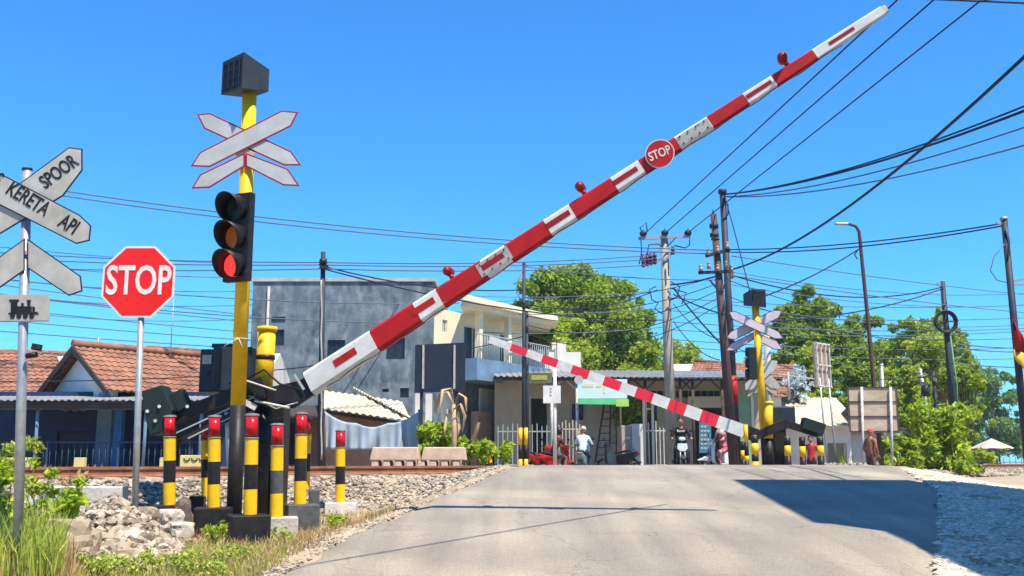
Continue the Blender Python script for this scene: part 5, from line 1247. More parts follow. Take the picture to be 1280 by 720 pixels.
# ---- stack of concrete sleepers by the far track, left
Y = 21.6
x = 464; i = 0
while x < 575:
    a = P(x, 579, Y); setp(MB().obox((a.x, Y, FL), (.15, 0, 0), (0, 1.0, 0), (0, 0, .34)).build('concrete_sleeper', M['pinkconcrete'], origin=(a.x, Y, FL), bevel=.02), 'short concrete sleeper end under the long stacked beams beyond the track', 'sleeper', 'concrete sleeper ends under the beams'); x += 14.5
for x0, x1, z, lab in ((462, 524, .343, 'long pinkish concrete beam, left one of the stack beyond the track'), (526, 583, .343, 'long pinkish concrete beam, right one of the stack beyond the track')):
    a, b_ = P(x0, 570, Y), P(x1, 570, Y); mb = MB(); vs = [(a.x, Y-.02, FL+z), (b_.x, Y-.02, FL+z), (b_.x-.05, Y+.1, FL+z+.2), (a.x+.05, Y+.1, FL+z+.2)]
    mb.prism([(a.x, Y-.02, FL+z), (b_.x, Y-.02, FL+z), (b_.x-.04, Y-.02, FL+z+.28), (a.x+.06, Y-.02, FL+z+.28)], (0, .5, 0)); setp(mb.build('concrete_beam', M['pinkconcrete'], origin=(a.x, Y, FL), bevel=.02), lab, 'beam')
# yellow painted guard blocks beside the back track
for px, w, lab in ((18, 34, 'low yellow guard block left of the galvanised pole'), (98, 12, 'small yellow block on the track in front of the porch railing'), (204, 10, 'small yellow block beside the leftmost striped post')):
    q = P(px, 580, 18.6); setp(MB().box(q.x-w/F*18.6/2, q.x+w/F*18.6/2, 18.6, 18.75, 1.14, Wz(572, 18.6)).build('guard_block', M['paleyellow'] if 'paleyellow' in M else M.setdefault('paleyellow', mat('pale_yellow', (.66, .56, .22), .8)), origin=(q.x, 18.6, 1.14), bevel=.01), lab, 'block')
q = P(243, 580, 18.6); mb = MB(); mb.box(q.x-.27, q.x+.27, 18.6, 18.75, 1.14, Wz(569, 18.6)); o = mb.build('guard_block', M['paleyellow'], origin=(q.x, 18.6, 1.14), bevel=.01)
mb = MB()
for k in range(3):
    cx = q.x-.14+.14*k; mb.tube([(cx+.055*math.cos(a), 18.59, Wz(572.5, 18.6)+.05*math.sin(a)) for a in [math.pi+math.pi*i/8 for i in range(9)]], .010, 6)
mb.build('looped_mark', M['black'], o); setp(o, 'yellow guard block with three black loops painted on it', 'block')

# ================================================================ FAR CROSSING EQUIPMENT
GZ = 1.24
Y = 27.0
t = thing('crossing_signal', 'distant yellow crossing signal mast with pinkish backs of crossed boards, beyond the tracks', 'signal', (P(957, 575, Y).x, Y, GZ))
mb = MB(); mb.cyl((P(958, 585, Y).x, Y, GZ-.15), P(955, 541, Y), .105, .105, 16, 1); mb.cyl(P(955, 541, Y), P(944, 380, Y), .105, .10, 16, 0); mb.build('mast', [M['yellow'], M['black']], t)
siren(t, P(942.5, 374, Y), .46, R(20), 1)
M['pinkback'] = mat('sign_back_pink', (.52, .46, .50), .55, col2=(.42, .36, .40)); M['plum'] = mat('sign_edge_plum', (.10, .05, .09), .6)
def cb2(t, Y, k, cx, cy, face, edge, bp):
    def S(pts): return [(cx+(x-307)*k, cy+(y-185)*k) for x, y in pts]
    for nm, pts, yo, lb in (('crossing_board', [(246, 143), (262, 141), (364, 189), (377, 207), (355, 207), (255, 161)], -.13, 'front board falling to the right'), ('crossing_board', [(238, 208), (250, 190), (352, 138), (373, 140), (364, 158), (262, 209)], -.11+.26, 'rear board rising to the right'), ('chevron_board', [(239, 236), (250, 218), (306, 191), (306, 208), (262, 235)], .14, 'left arm of the chevron'), ('chevron_board', [(307, 191), (360, 211), (375, 233), (354, 232), (307, 208)], .14, 'right arm of the chevron')):
        board(nm, S(pts), Y+yo, .012, face, edge, t, bp, lb)
cb2(t, Y, .53, 943, 412, M['pinkback'], M['plum'], 1.0)
mb = MB(); mb.obox(P(937, 474, Y-.25), (.22, 0, 0), (0, .22, 0), (0, 0, Wz(434, Y)-Wz(474, Y))); h = mb.build('signal_head', M['dkgreen'], t, bevel=.02)
for py in (440, 454, 467): mb = MB(); mb.cyl(P(938, py, Y-.1), P(932.5, py, Y-.05), .12, .13, 14); mb.build('visor', M['dkgreen'], h)
# second crossing sign behind (white boards)
Y = 29.5
t = thing('railway_crossing_sign', 'white crossed boards on a grey pole right behind the distant yellow mast', 'crossing sign', (X2(962, Y), Y, FL))
mb = MB(); mb.cyl((X2(963, Y), Y, FL-.1), P(958, 410, Y), .11, .09, 12); mb.build('pole', M['concrete'], t)
board('crossing_board', [(930, 449), (939, 447), (972, 477), (975, 487), (963, 485), (932, 458)], Y-.14, .012, M['signgrey'], M['signgrey'], t, .6, 'board falling to the right'); board('crossing_board', [(931, 480), (963, 450), (972, 451), (970, 461), (940, 487), (932, 488)], Y-.17, .012, M['signwhite'], M['signgrey'], t, .6, 'board rising to the right')
board('chevron_board', [(934, 497), (934, 488), (955, 478), (955, 487)], Y-.12, .012, M['board'], M['darkmetal'], t, .6, 'dark left arm of the chevron'); board('chevron_board', [(957, 478), (972, 488), (972, 497), (957, 487)], Y-.12, .012, M['board'], M['darkmetal'], t, .6, 'dark right arm of the chevron')
# far barrier
Y = 26.0
gate = thing('barrier_gate', 'distant lowered-slanting red and white barrier with dark machine box across the tracks', 'barrier', (X2(960, Y), Y, GZ))
mb = MB(); a = P(965, 530, Y+.4); b_ = P(994, 508, Y+.4); mb.obox(a, (b_.x-a.x, 0, 0), (0, .6, 0), (0, 0, b_.z-a.z)); bx_ = mb.build('machine_box', M['gunmetal'], gate, bevel=.03)
mb = MB(); mb.cyl((X2(961, Y+.3), Y+.3, GZ-.15), P(960.5, 548, Y+.3), .12, .12, 14, 1); mb.cyl(P(960.5, 548, Y+.3), P(960, 503, Y+.3), .12, .12, 14, 0); mb.cyl(P(960, 505, Y+.3), P(960, 502, Y+.3), .14, .14, 14, 0); mb.build('support_post', [M['yellow'], M['black']], gate)
mb = MB(); mb.box(X2(975, Y), X2(990, Y), Y+.5, Y+.9, GZ-.15, a.z-.001); mb.build('pedestal', M['black'], gate)
mb = MB()
for dy in (-.2, .15): mb.beam(P(986, 528, Y+dy), P(942, 546, Y+dy), .08, .26, .08, .2); mb.beam(P(982, 529, Y+dy), P(1028, 545, Y+dy), .08, .20, .07, .16)
mb.build('counterweight_arm', M['black'], gate, bevel=.01)
mb = MB(); mb.rbox(P(1013, 532, Y-.2), .45, .3, .28, tilt=Matrix.Rotation(R(18), 3, 'Y')); mb.rbox(P(1024, 535, Y+.1), .22, .3, .25, tilt=Matrix.Rotation(R(18), 3, 'Y')); mb.build('counterweight', M['dkgreen'], gate)
A2 = P(947, 545, Y-.1); B2 = P(611, 424, Y+1.5)
def sec2(mb, t0, t1, mi):
    mb.beam(A2.lerp(B2, t0), A2.lerp(B2, t1), .14-.05*t0, .34-.15*t0, .14-.05*t1, .34-.15*t1, mi)
def tat2(px):
    lo, hi = 0, 1
    for _ in range(40):
        m_ = (lo+hi)/2
        if proj(A2.lerp(B2, m_))[0] > px: lo = m_
        else: hi = m_
    return lo
cut = [947, 931, 897, 876, 857, 836, 816, 795, 776, 755, 736, 715, 697, 678, 659, 639, 612]
mb = MB()
for i in range(len(cut)-1): sec2(mb, tat2(cut[i]), tat2(cut[i+1]), 2 if i == 0 else (0 if i % 2 else 1))
M['hotred'] = mat('bright_red_tape', (.75, .02, .045), .4, col2=(.66, .02, .04))  # far boom stripes, a brighter red than the near boom
bm2 = mb.build('boom', [M['white'], M['hotred'], M['black']], gate)
mb = MB(); p_ = P(723.5, 475, Y+.75); mb.cyl(p_, p_+Vector((0, -.03, 0)), .12, .12, 24); mb.build('disc', M['signwhite'], bm2)
def striped(px, yt, Y, w, lab, bands=((531, 'k'), (556, 'y'), (571, 'k')), base=590, gz=GZ-.1, group='striped posts around the far barrier'):
    t = thing('striped_post', lab, 'post', (X2(px, Y), Y, gz), group); r_ = w/F*Y/2
    ys_ = [b[0] for b in bands]+[None]; mb = MB()
    for i, (y0, k) in enumerate(bands):
        z0 = Wz(y0, Y); z1 = Wz(ys_[i+1], Y) if ys_[i+1] else gz-.05
        if z0 > z1+.01: mb.cyl((X2(px, Y), Y, z1), (X2(px, Y), Y, z0), r_, r_, 14, 0 if k == 'y' else 1)
    mb.build('post', [M['yellow'], M['black']], t)
    mb = MB(); mb.cyl((X2(px, Y), Y, Wz(bands[0][0], Y)), (X2(px, Y), Y, Wz(bands[0][0]-1, Y)), r_*.9, r_*.7, 12); mb.build('cap', M['cap'], t)
striped(984.5, 531, 25.5, 8, 'far striped post below the distant counterweights, second from the right', ((547, 'k'), (557, 'y'), (570, 'k')))
striped(1003, 531, 25.8, 7.5, 'far striped post beside the red clothed bystander', ((547, 'k'), (558, 'y'), (571, 'k')))
striped(1025.5, 531, 25.4, 8, 'rightmost far striped post under the distant counterweights', ((547, 'k'), (557, 'y'), (570, 'k')))
striped(943.5, 545, 25.2, 8.5, 'far striped post right of the tall striped boom rest', ((545, 'k'), (554, 'y'), (568, 'k'), (577, 'y')))
striped(928.5, 552, 26.4, 5.5, 'thin far striped post left of the tall striped boom rest', ((552, 'k'), (563, 'y'), (574, 'k')))
striped(933, 531, 24.6, 5.5, 'tall slim yellow and black post where the distant boom rests', ((531, 'y'), (553, 'k'), (570, 'y'), (576, 'k')))
# pair of striped posts by the thin poles on the left side of the road
Y = 30
striped(650.5, 535, Y, 5, 'left one of two slim striped posts under the thin dark pole', ((535, 'y'), (556, 'k'), (574, 'y')), group=None)
striped(657.5, 535, Y, 5, 'right one of two slim striped posts under the thin dark pole', ((535, 'y'), (556, 'k'), (574, 'y')), group=None)
mb = MB(); mb.beam(P(604, 552, 23), P(614, 578, 23), .06, .07, mi=0); setp(mb.build('leaning_stake', [M['yellow']], origin=P(614, 578, 23)), 'yellow stake leaning over the bright green bush', 'stake')
# ================================================================ POLES
def pole(name, lab, base_px, top_px, Y, r0, r1, m, gz=FL, group=None, Ytop=None):
    b = P(*base_px, Y); tp = P(*top_px, Ytop or Y); t = thing(name, lab, 'pole', (b.x, Y, gz), group)
    d = (tp-b); b2 = b+d*((gz-.3-b.z)/d.z)
    mb = MB(); mb.cyl(b2, tp, r0, r1, 14); mb.build('shaft', m, t); return t
# concrete power pole with crossarm
Y = 33
t = pole('power_pole', 'pale concrete power pole with a wide crossarm and insulators', (840, 570), (830, 291), Y, .19, .13, M['poleconc'])
mb = MB(); mb.beam(P(798, 298, Y-.15), P(864, 295, Y-.15), .09, .11); mb.beam(P(812, 330, Y-.15), P(828, 323, Y-.15), .06, .08); mb.beam(P(830, 326, Y-.15), P(843, 313, Y-.15), .06, .08); mb.build('crossarm', M['galv'], t)
for px, py in ((804, 292), (831, 291), (860, 291)): mb = MB(); mb.ball(P(px, py, Y-.2), .13, .13, .10, 12); mb.cyl(P(px, py+2, Y-.2), P(px, py-5, Y-.2), .05, .03, 10); mb.build('insulator', M['darkpole'], t)
for px in (804, 809, 813.5, 818.5): mb = MB(); mb.cyl(P(px, 334-(px-804)*.25, Y-.2), P(px, 318-(px-804)*.2, Y-.2), .055, .055, 10); [mb.cyl(P(px, y_, Y-.2), P(px, y_-1.5, Y-.2), .085, .06, 10) for y_ in (332-(px-804)*.25, 328-(px-804)*.25, 324-(px-804)*.25)]; mb.build('fuse', mat('brown_fuse', (.10, .03, .05), .4) if 'bf' not in M else M['bf'], t)
mb = MB(); mb.cyl(P(841, 318, Y-.2), P(841, 308, Y-.2), .06, .05, 10); mb.build('insulator', M['darkpole'], t)
mb = MB()
for pts in ([(804, 294), (800, 285), (808, 278), (809, 290)], [(801, 297), (802, 315), (799, 330)], [(809, 318), (811, 306), (822, 305), (828, 308)], [(862, 297), (862, 306), (857, 310), (843, 307)], [(833, 309), (845, 297)], [(835, 326), (836, 345)], [(820, 358), (812, 362), (815, 375), (822, 378)], [(838, 352), (850, 358), (846, 372), (836, 376)], [(838, 360), (858, 366), (852, 380)], [(823, 378), (818, 386), (828, 392)]):
    mb.tube([P(x, y, Y-.25) for x, y in pts], .022, 6)
mb.build('jumper_wires', M['cable'], t)
# reddish wooden pole + dark pole pair
M['bf'] = M['darkpole']
Y = 30
t = pole('utility_pole', 'thick reddish brown wooden utility pole, left one of the leaning pair', (917, 572), (892, 268), Y, .16, .10, M['wood'])
mb = MB(); mb.cyl(P(892, 268, Y), P(891, 262, Y), .03, .02, 8); mb.cyl(P(892.5, 285, Y), P(892.3, 280, Y), .14, .14, 10); mb.cyl(P(893, 296, Y), P(893, 292, Y), .14, .14, 10); [q_.build('collar', M['darkpole'], t) for q_ in mb.pieces()]; mb = MB(); mb.cyl(P(894, 300, Y), P(894, 298, Y), .13, .13, 10); mb.build('collar', M['darkpole'], t)
mb = MB(); mb.beam(P(882, 320, Y-.15), P(912, 312, Y-.15), .09, .10); mb.beam(P(873, 341, Y-.15), P(916, 339, Y-.15), .09, .09); mb.beam(P(887, 350, Y-.15), P(898, 363, Y-.15), .05, .05); mb.beam(P(909, 347, Y-.15), P(903, 363, Y-.15), .05, .05); mb.build('crossarm', M['darkpole'], t)
for px, py in ((885, 316), (897, 313), (909, 308), (876, 336), (886, 333), (897, 336), (908, 332), (914, 337), (915, 345)):
    mb = MB(); mb.cyl(P(px, py+3, Y-.2), P(px, py-3, Y-.2), .07, .045, 10); mb.ball(P(px, py-3.5, Y-.2), .06, n=8); mb.build('insulator', M['insul'], t)
Y = 32
t = pole('utility_pole', 'dark steel utility pole with a red lower band, right one of the leaning pair', (921, 560), (903, 238), Y, .13, .10, M['darkpole'])
a_, b_ = P(915.6, 470, Y), P(917.6, 503, Y); mb = MB(); mb.cyl(a_, b_, .135, .138, 14); mb.build('red_band', M['red'], t)
mb = MB(); mb.cyl(P(903, 242, Y), P(903, 237, Y), .14, .14, 10); mb.build('cap', M['darkpole'], t)
mb = MB(); mb.tube([P(904, 248, Y-.1), P(910, 256, Y-.12), P(910, 268, Y-.12), P(905, 274, Y-.1)], .025, 6); mb.tube([P(913, 425, Y-.1), P(921, 428, Y-.12), P(921, 440, Y-.12), P(914, 443, Y-.1)], .025, 6); mb.build('cable_loop', M['cable'], t)
# thin dark poles left of centre
t = pole('utility_pole', 'thin dark steel pole standing on the striped posts left of centre', (654, 575), (655, 330), 30.3, .055, .05, M['darkpole']); 
mb = MB(); mb.cyl(P(655, 331, 30.3), P(655, 328, 30.3), .06, .05, 8); mb.tube([P(653, 340, 30.2), P(647, 352, 30.2), P(646, 366, 30.2), P(653, 378, 30.2)], .012, 5); mb.build('cap', M['darkred'], t)
t = pole('utility_pole', 'shorter thin dark pole right beside the thin steel pole', (659, 575), (658.5, 390), 30.6, .055, .05, M['darkpole'])
# pole before the grey building
t = pole('utility_pole', 'slim dark pole wrapped with white cable before the grey building', (400, 575), (404, 315), 23.2, .075, .055, M['darkpole'])
mb = MB(); mb.tube([P(401.7+.45*math.sin(k), 575-9.0*k, 23.1) for k in range(26)], .022, 6); mb.build('wrapped_cable', M['signgrey'], t)
mb = MB(); mb.cyl(P(404, 330, 23.2), P(404, 324, 23.2), .09, .09, 10); mb.rbox(P(405, 334, 23.1), .2, .08, .08); mb.build('clamp', M['dkgreen'], t)
# curved street lamp
Y = 32
b = P(1093, 486, Y); t = thing('street_lamp', 'slim street lamp with an arm curving left over the right hand trees', 'street lamp', (X2(1097, Y), Y, FL))
mb = MB(); bb = P(1075, 300, Y); d = (b-bb); base = b+d*((FL-.1-b.z)/d.z)
mb.tube([base, b, P(1085, 400, Y), bb, P(1074, 290, Y), P(1070, 283, Y), P(1061, 280, Y), P(1050, 279.5, Y)], [.085, .07, .065, .058, .052, .05, .045, .04], 12); mb.build('lamp_post', M['wood'], t)
mb = MB(); mb.rbox(P(1052, 280, Y), .42, .16, .07); mb.build('lamp_head', M['galv'], t, bevel=.02)
mb = MB(); mb.tube([P(1074, 311, Y-.08), P(1068, 318, Y-.1), P(1072, 324, Y-.08)], .02, 6); mb.build('loose_wire', M['cable'], t)
# pole with round guard
Y = 40
t = pole('utility_pole', 'dark pole carrying a round coil guard above the trees', (1197, 575), (1178, 352), Y, .16, .10, M['darkpole'])
c_ = P(1182.5, 402, Y-.2)
mb = MB()
for rr_, dy in ((.40, 0), (.44, -.05), (.37, .05), (.42, .08)): mb.tube([c_+Vector((rr_*math.cos(a), dy, rr_*math.sin(a))) for a in [k*math.pi/10 for k in range(21)]], .035, 6)
mb.build('cable_coil', M['cable'], t); mb = MB(); mb.rbox(c_, .8, .04, .05); mb.rbox(c_, .05, .04, .8); mb.build('coil_bracket', M['darkmetal'], t)
mb = MB(); mb.tube([P(1188, 420, Y-.3), P(1196, 480, Y-.3), P(1199, 545, Y-.3)], .03, 6); mb.build('green_conduit', mat('green_pipe', (.12, .30, .16), .6), t)
mb = MB(); mb.rbox(P(1176, 355, Y), .3, .1, .12); mb.build('clamp', M['galv'], t)
# right edge pole with flag
Y = 22
t = pole('utility_pole', 'dark leaning pole at the right edge with a red and yellow flag hanging beside it', (1281, 540), (1255, 273), Y, .085, .07, M['darkpole'])
mb = MB(); mb.cyl(P(1255, 275, Y), P(1254.5, 271.5, Y), .085, .085, 10); mb.rbox(P(1250, 279, Y), .16, .06, .05); mb.beam(P(1266, 352, Y), P(1284, 348, Y), .04, .05); mb.beam(P(1266, 356, Y), P(1284, 356, Y), .04, .04); mb.build('bracket', M['galv'], t)
mb = MB(); mb.tube([P(1258, 283, Y-.1), P(1262, 300, Y-.1), P(1262, 320, Y-.1)], .012, 5); mb.tube([P(1256, 305, Y-.1), P(1243, 320, Y-.1), P(1238, 338, Y-.1), P(1246, 350, Y-.1), P(1258, 353, Y-.1)], .012, 5); mb.build('drop_wire', M['cablegrey'], t)
t = thing('flag', 'drooping red over yellow flag at the right edge pole', 'flag', P(1274, 455, Y-.15))
def cloth(pts_l, pts_r, m, nm):
    mb = MB(); vs = []
    for i, (a, b) in enumerate(zip(pts_l, pts_r)):
        for k in range(6): q = P(lerp(a[0], b[0], k/5), lerp(a[1], b[1], k/5), Y-.15); q.y += .04*math.sin(k*1.7+i); vs.append(q)
    mb.add(vs, [(i*6+j, i*6+j+1, i*6+j+7, i*6+j+6) for i in range(len(pts_l)-1) for j in range(5)], 0, True); mb.build(nm, m, t, solid=.006)
cloth([(1266, 398), (1266.5, 415), (1267, 436)], [(1268, 402), (1279, 420), (1286, 445)], M['darkred'], 'red_cloth'); cloth([(1267, 436), (1268, 446), (1272, 452)], [(1286, 445), (1287, 460), (1288, 475)], mat('flag_yellow', (.72, .42, .04), .7), 'yellow_cloth')
# small poles in the trees
for a, b_, lab, mm in (((1161, 530), (1150, 461), 'thin grey pole among the trees left of the guarded pole', M['galv']), ((1172, 526), (1166, 463), 'thin dark pole among the trees left of the guarded pole', M['darkpole']), ((1103, 486), (1102, 455), 'short pale post behind the big plywood sign', M['galv'])):
    t = pole('utility_pole', lab, a, b_, 43.5, .09, .08, mm)
t = thing('transformer', 'small dark transformer hung between two thin poles among the trees', 'transformer', P(1157, 492, 43.3)); mb = MB(); mb.cyl(P(1157, 495, 43.2), P(1157, 482, 43.2), .18, .18, 14); mb.build('tank', M['gunmetal'], t); mb = MB(); mb.beam(P(1146, 472, 43.3), P(1176, 470, 43.3), .06, .08); mb.build('crossarm', M['darkpole'], t)
# two posts behind cream wall
t = thing('washing_line_post', 'white roof post above the cream building', 'post', P(985, 495, 43)); mb = MB(); mb.cyl((X2(985, 43, 470), 43, Wz(500, 43)), P(985, 465, 43), .05, .05, 8); mb.cyl(P(958, 466, 43), P(1020, 474, 43), .03, .03, 6); mb.build('post_and_rail', M['signgrey'], t)
# antennas
t = thing('antenna', 'thin roof antenna behind the gabled house', 'antenna', P(124, 440, 26)); mb = MB(); mb.cyl(P(123, 442, 26), P(123, 420, 26), .015, .015, 6); mb.cyl(P(119, 424, 26), P(127, 423, 26), .012, .012, 6); mb.build('mast', M['galv'], t)
t = thing('antenna', 'tall thin mast behind the STOP sign', 'antenna', P(214, 440, 31)); mb = MB(); mb.cyl(P(213, 442, 31), P(217, 375, 31), .015, .012, 6); mb.build('mast', M['galv'], t)
t = thing('antenna', 'thin roof antenna on the red tiled house', 'antenna', P(890, 458, 45)); mb = MB(); mb.cyl(P(890, 460, 45), P(889, 442, 45), .02, .02, 6); mb.cyl(P(886, 445, 45), P(893, 445, 45), .015, .015, 6); mb.build('mast', M['galv'], t)
# umbrella
Y = 42; c_ = P(1239, 548, Y)
t = thing('sun_umbrella', 'white market umbrella with yellow and red panels far right beyond the tracks', 'umbrella', (c_.x, Y, FL))
vs = [c_]+[c_+Vector((.82*math.cos(k*math.pi/8), .82*math.sin(k*math.pi/8), -.42+.03*(k % 2))) for k in range(16)]
mb = MB(); mb.v = vs; 
for k in range(16): mb.f.append([0, 1+k, 1+(k+1) % 16]); mb.m.append([0, 1, 0, 2][(k//2+3) % 4]); mb.sm.append(False)
mb.build('canopy', [M['white'], mat('umb_yellow', (.80, .66, .28), .6), mat('umb_red', (.70, .38, .34), .6)], t, solid=.02)
mb = MB(); mb.cyl((c_.x, Y, FL-.1), c_, .025, .025, 8); mb.build('stick', M['galv'], t)
t = thing('market_cart', 'small grey market cart in the shade of the umbrella', 'cart', (X2(1232, 42.5), 42.5, FL)); mb = MB(); mb.box(X2(1222, 42.5), X2(1242, 42.5), 42.4, 43, FL+.25, FL+.62); mb.build('body', M['bluefascia'], t, bevel=.02)
mb = MB()
for px in (1224, 1240): mb.cyl((X2(px, 42.4), 42.38, FL+.14), (X2(px, 42.4), 42.33, FL+.14), .14, .14, 14)
mb.build('wheels', M['tyre'], t)
pickets('picket_fence', 'low grey fence at the far right edge beyond the umbrella', 1246, 1300, 43, 571, M['galv'], .25, .05)
# ================================================================ OVERHEAD CABLES
def wire(p0, p1, lab, sag=0.0, r=.016, m='cable', ext=0, group='overhead cables', via=None, name='overhead_cable'):
    a = P(*p0); b = P(*p1); pts = []
    n = 22; b0 = b; b = b+(b-a)*ext
    for k in range(n+1):
        t_ = k/n; q = a.lerp(b, t_); q.z -= 4*sag*t_*(1-t_); pts.append(q)
    mb = MB(); mb.tube(pts, r*1.3, 5); o = mb.build(name, M[m], origin=a.lerp(b, .5)); return setp(o, lab, 'cable', group)
wire((-80, 213, 28), (893, 313, 30), 'upper strand of the long cable pair sagging from the left edge to the wooden pole', .42, .016, 'cablegrey')
wire((-80, 219, 28), (890, 317, 30), 'lower strand of the long cable pair sagging from the left edge to the wooden pole', .44, .016, 'cablegrey')
for i, (ya, yb, yc, lb) in enumerate(((310, 328, 313, 'top'), (318, 331, 318, 'second'), (330, 336, 325, 'third'))):
    wire((-80, ya, 26), (404, yb, 23.2), lb+' cable from the left edge to the pole before the grey building', .10, .012, 'cablegrey')
    wire((404, yb, 23.2), (815, yc+6, 32.8), lb+' cable from that pole to the fuses of the concrete power pole', .12, .013, 'cablegrey')
for ya, yb, lb in ((345, 405, 'highest'), (358, 412, 'upper'), (376, 424, 'middle'), (392, 432, 'lower'), (407, 441, 'lowest')):
    wire((-80, ya, 40), (420, yb, 48), lb+' of the five thin cables behind the STOP sign running to behind the grey building', .1, .018, 'cablegrey')
for ya, yb, lb in ((352, 372, 'upper'), (370, 398, 'lower')): wire((-80, ya-12, 24), (700, yb, 43.5), lb+' slack cable crossing the face of the grey building', .5, .014, 'cablegrey')
wire((404, 333, 23.2), (655, 362, 30.3), 'slack cable from the pole before the grey building to the thin dark pole', .22, .014)
wire((404, 336, 23.2), (832, 400, 33), 'long drooping cable from the pole before the grey building to the concrete power pole', .35, .015)
wire((655, 333, 30.3), (900, 350, 30), 'cable from the thin dark pole top to the wooden pole', .12, .012, 'cablegrey')
wire((655, 380, 30.3), (822, 362, 33), 'curving cable from the thin dark pole to the concrete pole across the tree', .35, .014)
wire((540, 440, 36), (655, 420, 30.3), 'short cable from the balcony to the thin dark pole', .1, .012)
wire((838, 356, 33), (897, 345, 30), 'short taut cable between concrete pole and wooden pole crossarm', .04, .022)
wire((842, 360, 33), (912, 440, 30), 'slanting cable from the concrete pole down to the wooden pole', .1, .022)
wire((842, 368, 33), (935, 400, 27), 'lower slanting cable from the concrete pole to the distant signal', .1, .018)
for y0, y1, lb in ((372, 370, 'first'), (388, 386, 'second'), (402, 399, 'third'), (412, 402, 'fourth'), (424, 423, 'fifth'), (432, 437, 'sixth')): wire((834, y0, 36), (1310, y1+10, 44), lb+' of the faint level cables right of the concrete pole', .25, .013, 'cablegrey')
# high tension trio rising to the right, towards and over the viewer
for (x0, y0), (x1, y1), lb in (((806, 292), (1141, -18), 'left'), ((833, 290), (1190, -20), 'middle'), ((861, 290), (1262, -28), 'right')): wire((x0, y0, 32.8), (x1, y1, 15), lb+' wire of the three rising steeply to the top right', .0, .013, ext=1.4)
wire((1090, -4, 16), (1330, 6, 14), 'short stretch of wire in the top right corner', 0, .013)
for (y1, lb, r_, m_) in ((133, 'topmost', .016, 'cable'), (139, 'second', .022, 'cable'), (160, 'third', .014, 'cablegrey'), (183, 'lowest', .014, 'cablegrey')):
    wire((905, 243+(y1 > 150)*3, 32), (1290, y1-4, 17), lb+' of the slack cables from the dark pole top to the right edge', .28, r_, m_, ext=0)
wire((915, 337, 30), (1292, 60, 13), 'thick drooping black cable from the pole pair to the right edge', .48, .022)
wire((906, 312, 30), (1255, 279, 22), 'upper strand of the pair reaching the right edge pole', .16, .014, 'cable')
wire((906, 315, 30), (1255, 282, 22), 'lower strand of the pair reaching the right edge pole', .2, .014, 'cable')
wire((905, 243, 32), (938, 368, 27), 'steep cable from the dark pole top down to the distant siren', -.1, .014)
wire((1074, 311, 32), (948, 373, 27.2), 'cable from the street lamp down to the distant siren', .12, .018)
wire((918, 345, 30), (1180, 358, 40), 'upper cable from the pole pair to the guarded pole', .55, .018)
wire((958, 402, 28), (1180, 360, 40), 'lower cable rising to the guarded pole top', .25, .018)
wire((915, 320, 30), (1310, 371, 46), 'long thin cable falling past the street lamp to the right edge', .1, .014, 'cablegrey')
wire((918, 345, 30), (1310, 393, 46), 'lower thin cable falling past the street lamp to the right edge', .12, .014, 'cablegrey')
for y_, lb in ((432, 'upper'), (437, 'middle'), (456, 'lower')): wire((1195, y_-2, 41), (1310, y_+2, 50), lb+' cable between the guarded pole and the right edge', .1, .02, 'cablegrey')
wire((1230, 0, 14), (1290, -6, 13), 'wire end at the very top right', 0, .012)
wire((-60, 476, 20.6), (262, 470, 20.9), 'thin cable sagging before the tiled roofs on the left', .05, .009)
wire((313, 463, 30), (404, 455, 23.3), 'low cable along the foot of the grey building', .05, .012)

for y0, y1, lb in ((340, 352, 'first'), (356, 366, 'second'), (381, 391, 'third'), (394, 408, 'fourth')): wire((915, y0, 34), (1310, y1+12, 47), lb+' of the thin cables strung behind the distant siren to the right edge', .45, .012, 'cablegrey')
for y0, y1, lb in ((352, 362, 'upper'), (372, 384, 'middle'), (396, 408, 'lower')): wire((404, y0, 38), (838, y1, 40), lb+' faint cable running behind the cream building to the power pole', .45, .013, 'cablegrey')
for y0, x1, y1, lb in ((402, 900, 450, 'upper'), (380, 905, 425, 'lower')): wire((842, y0, 33), (x1, y1, 31), lb+' slack drop cable hanging right of the concrete pole', .25, .012)
for k in range(5): wire((-80, 300+k*19, 27+k), (315, 330+k*17, 37.5), ['first', 'second', 'third', 'fourth', 'fifth'][k]+' extra cable fanning from the left edge to the grey building', .12+.05*k, .011, 'cablegrey')
for k in range(5): wire((898, 345+k*9, 30.5), (655, 372+k*11, 31), ['first', 'second', 'third', 'fourth', 'fifth'][k]+' drooping cable strung across the big tree to the thin dark pole', .3+.12*k, .010, 'cable')
for k in range(5): wire((910, 350+k*20, 31), (1192, 415+k*9, 40.5), ['first', 'second', 'third', 'fourth', 'fifth'][k]+' low cable of the bundle sagging to the guarded pole', .35+.15*k, .011, 'cable')
a_, b_ = Vector((-14, -9.5, 7.2)), Vector((4.0, 10.8, 7.4)); mb = MB(); mb.tube([a_.lerp(b_, k/20)-Vector((0, 0, .8*k/20*(1-k/20))) for k in range(21)], .02, 6); setp(mb.build('overhead_cable', M['cable'], origin=a_), 'unseen cable above the viewer, added to cast a thin shadow across the road', 'cable', 'overhead cables')  # out-of-view cable, added for the thin shadow line it casts on the road

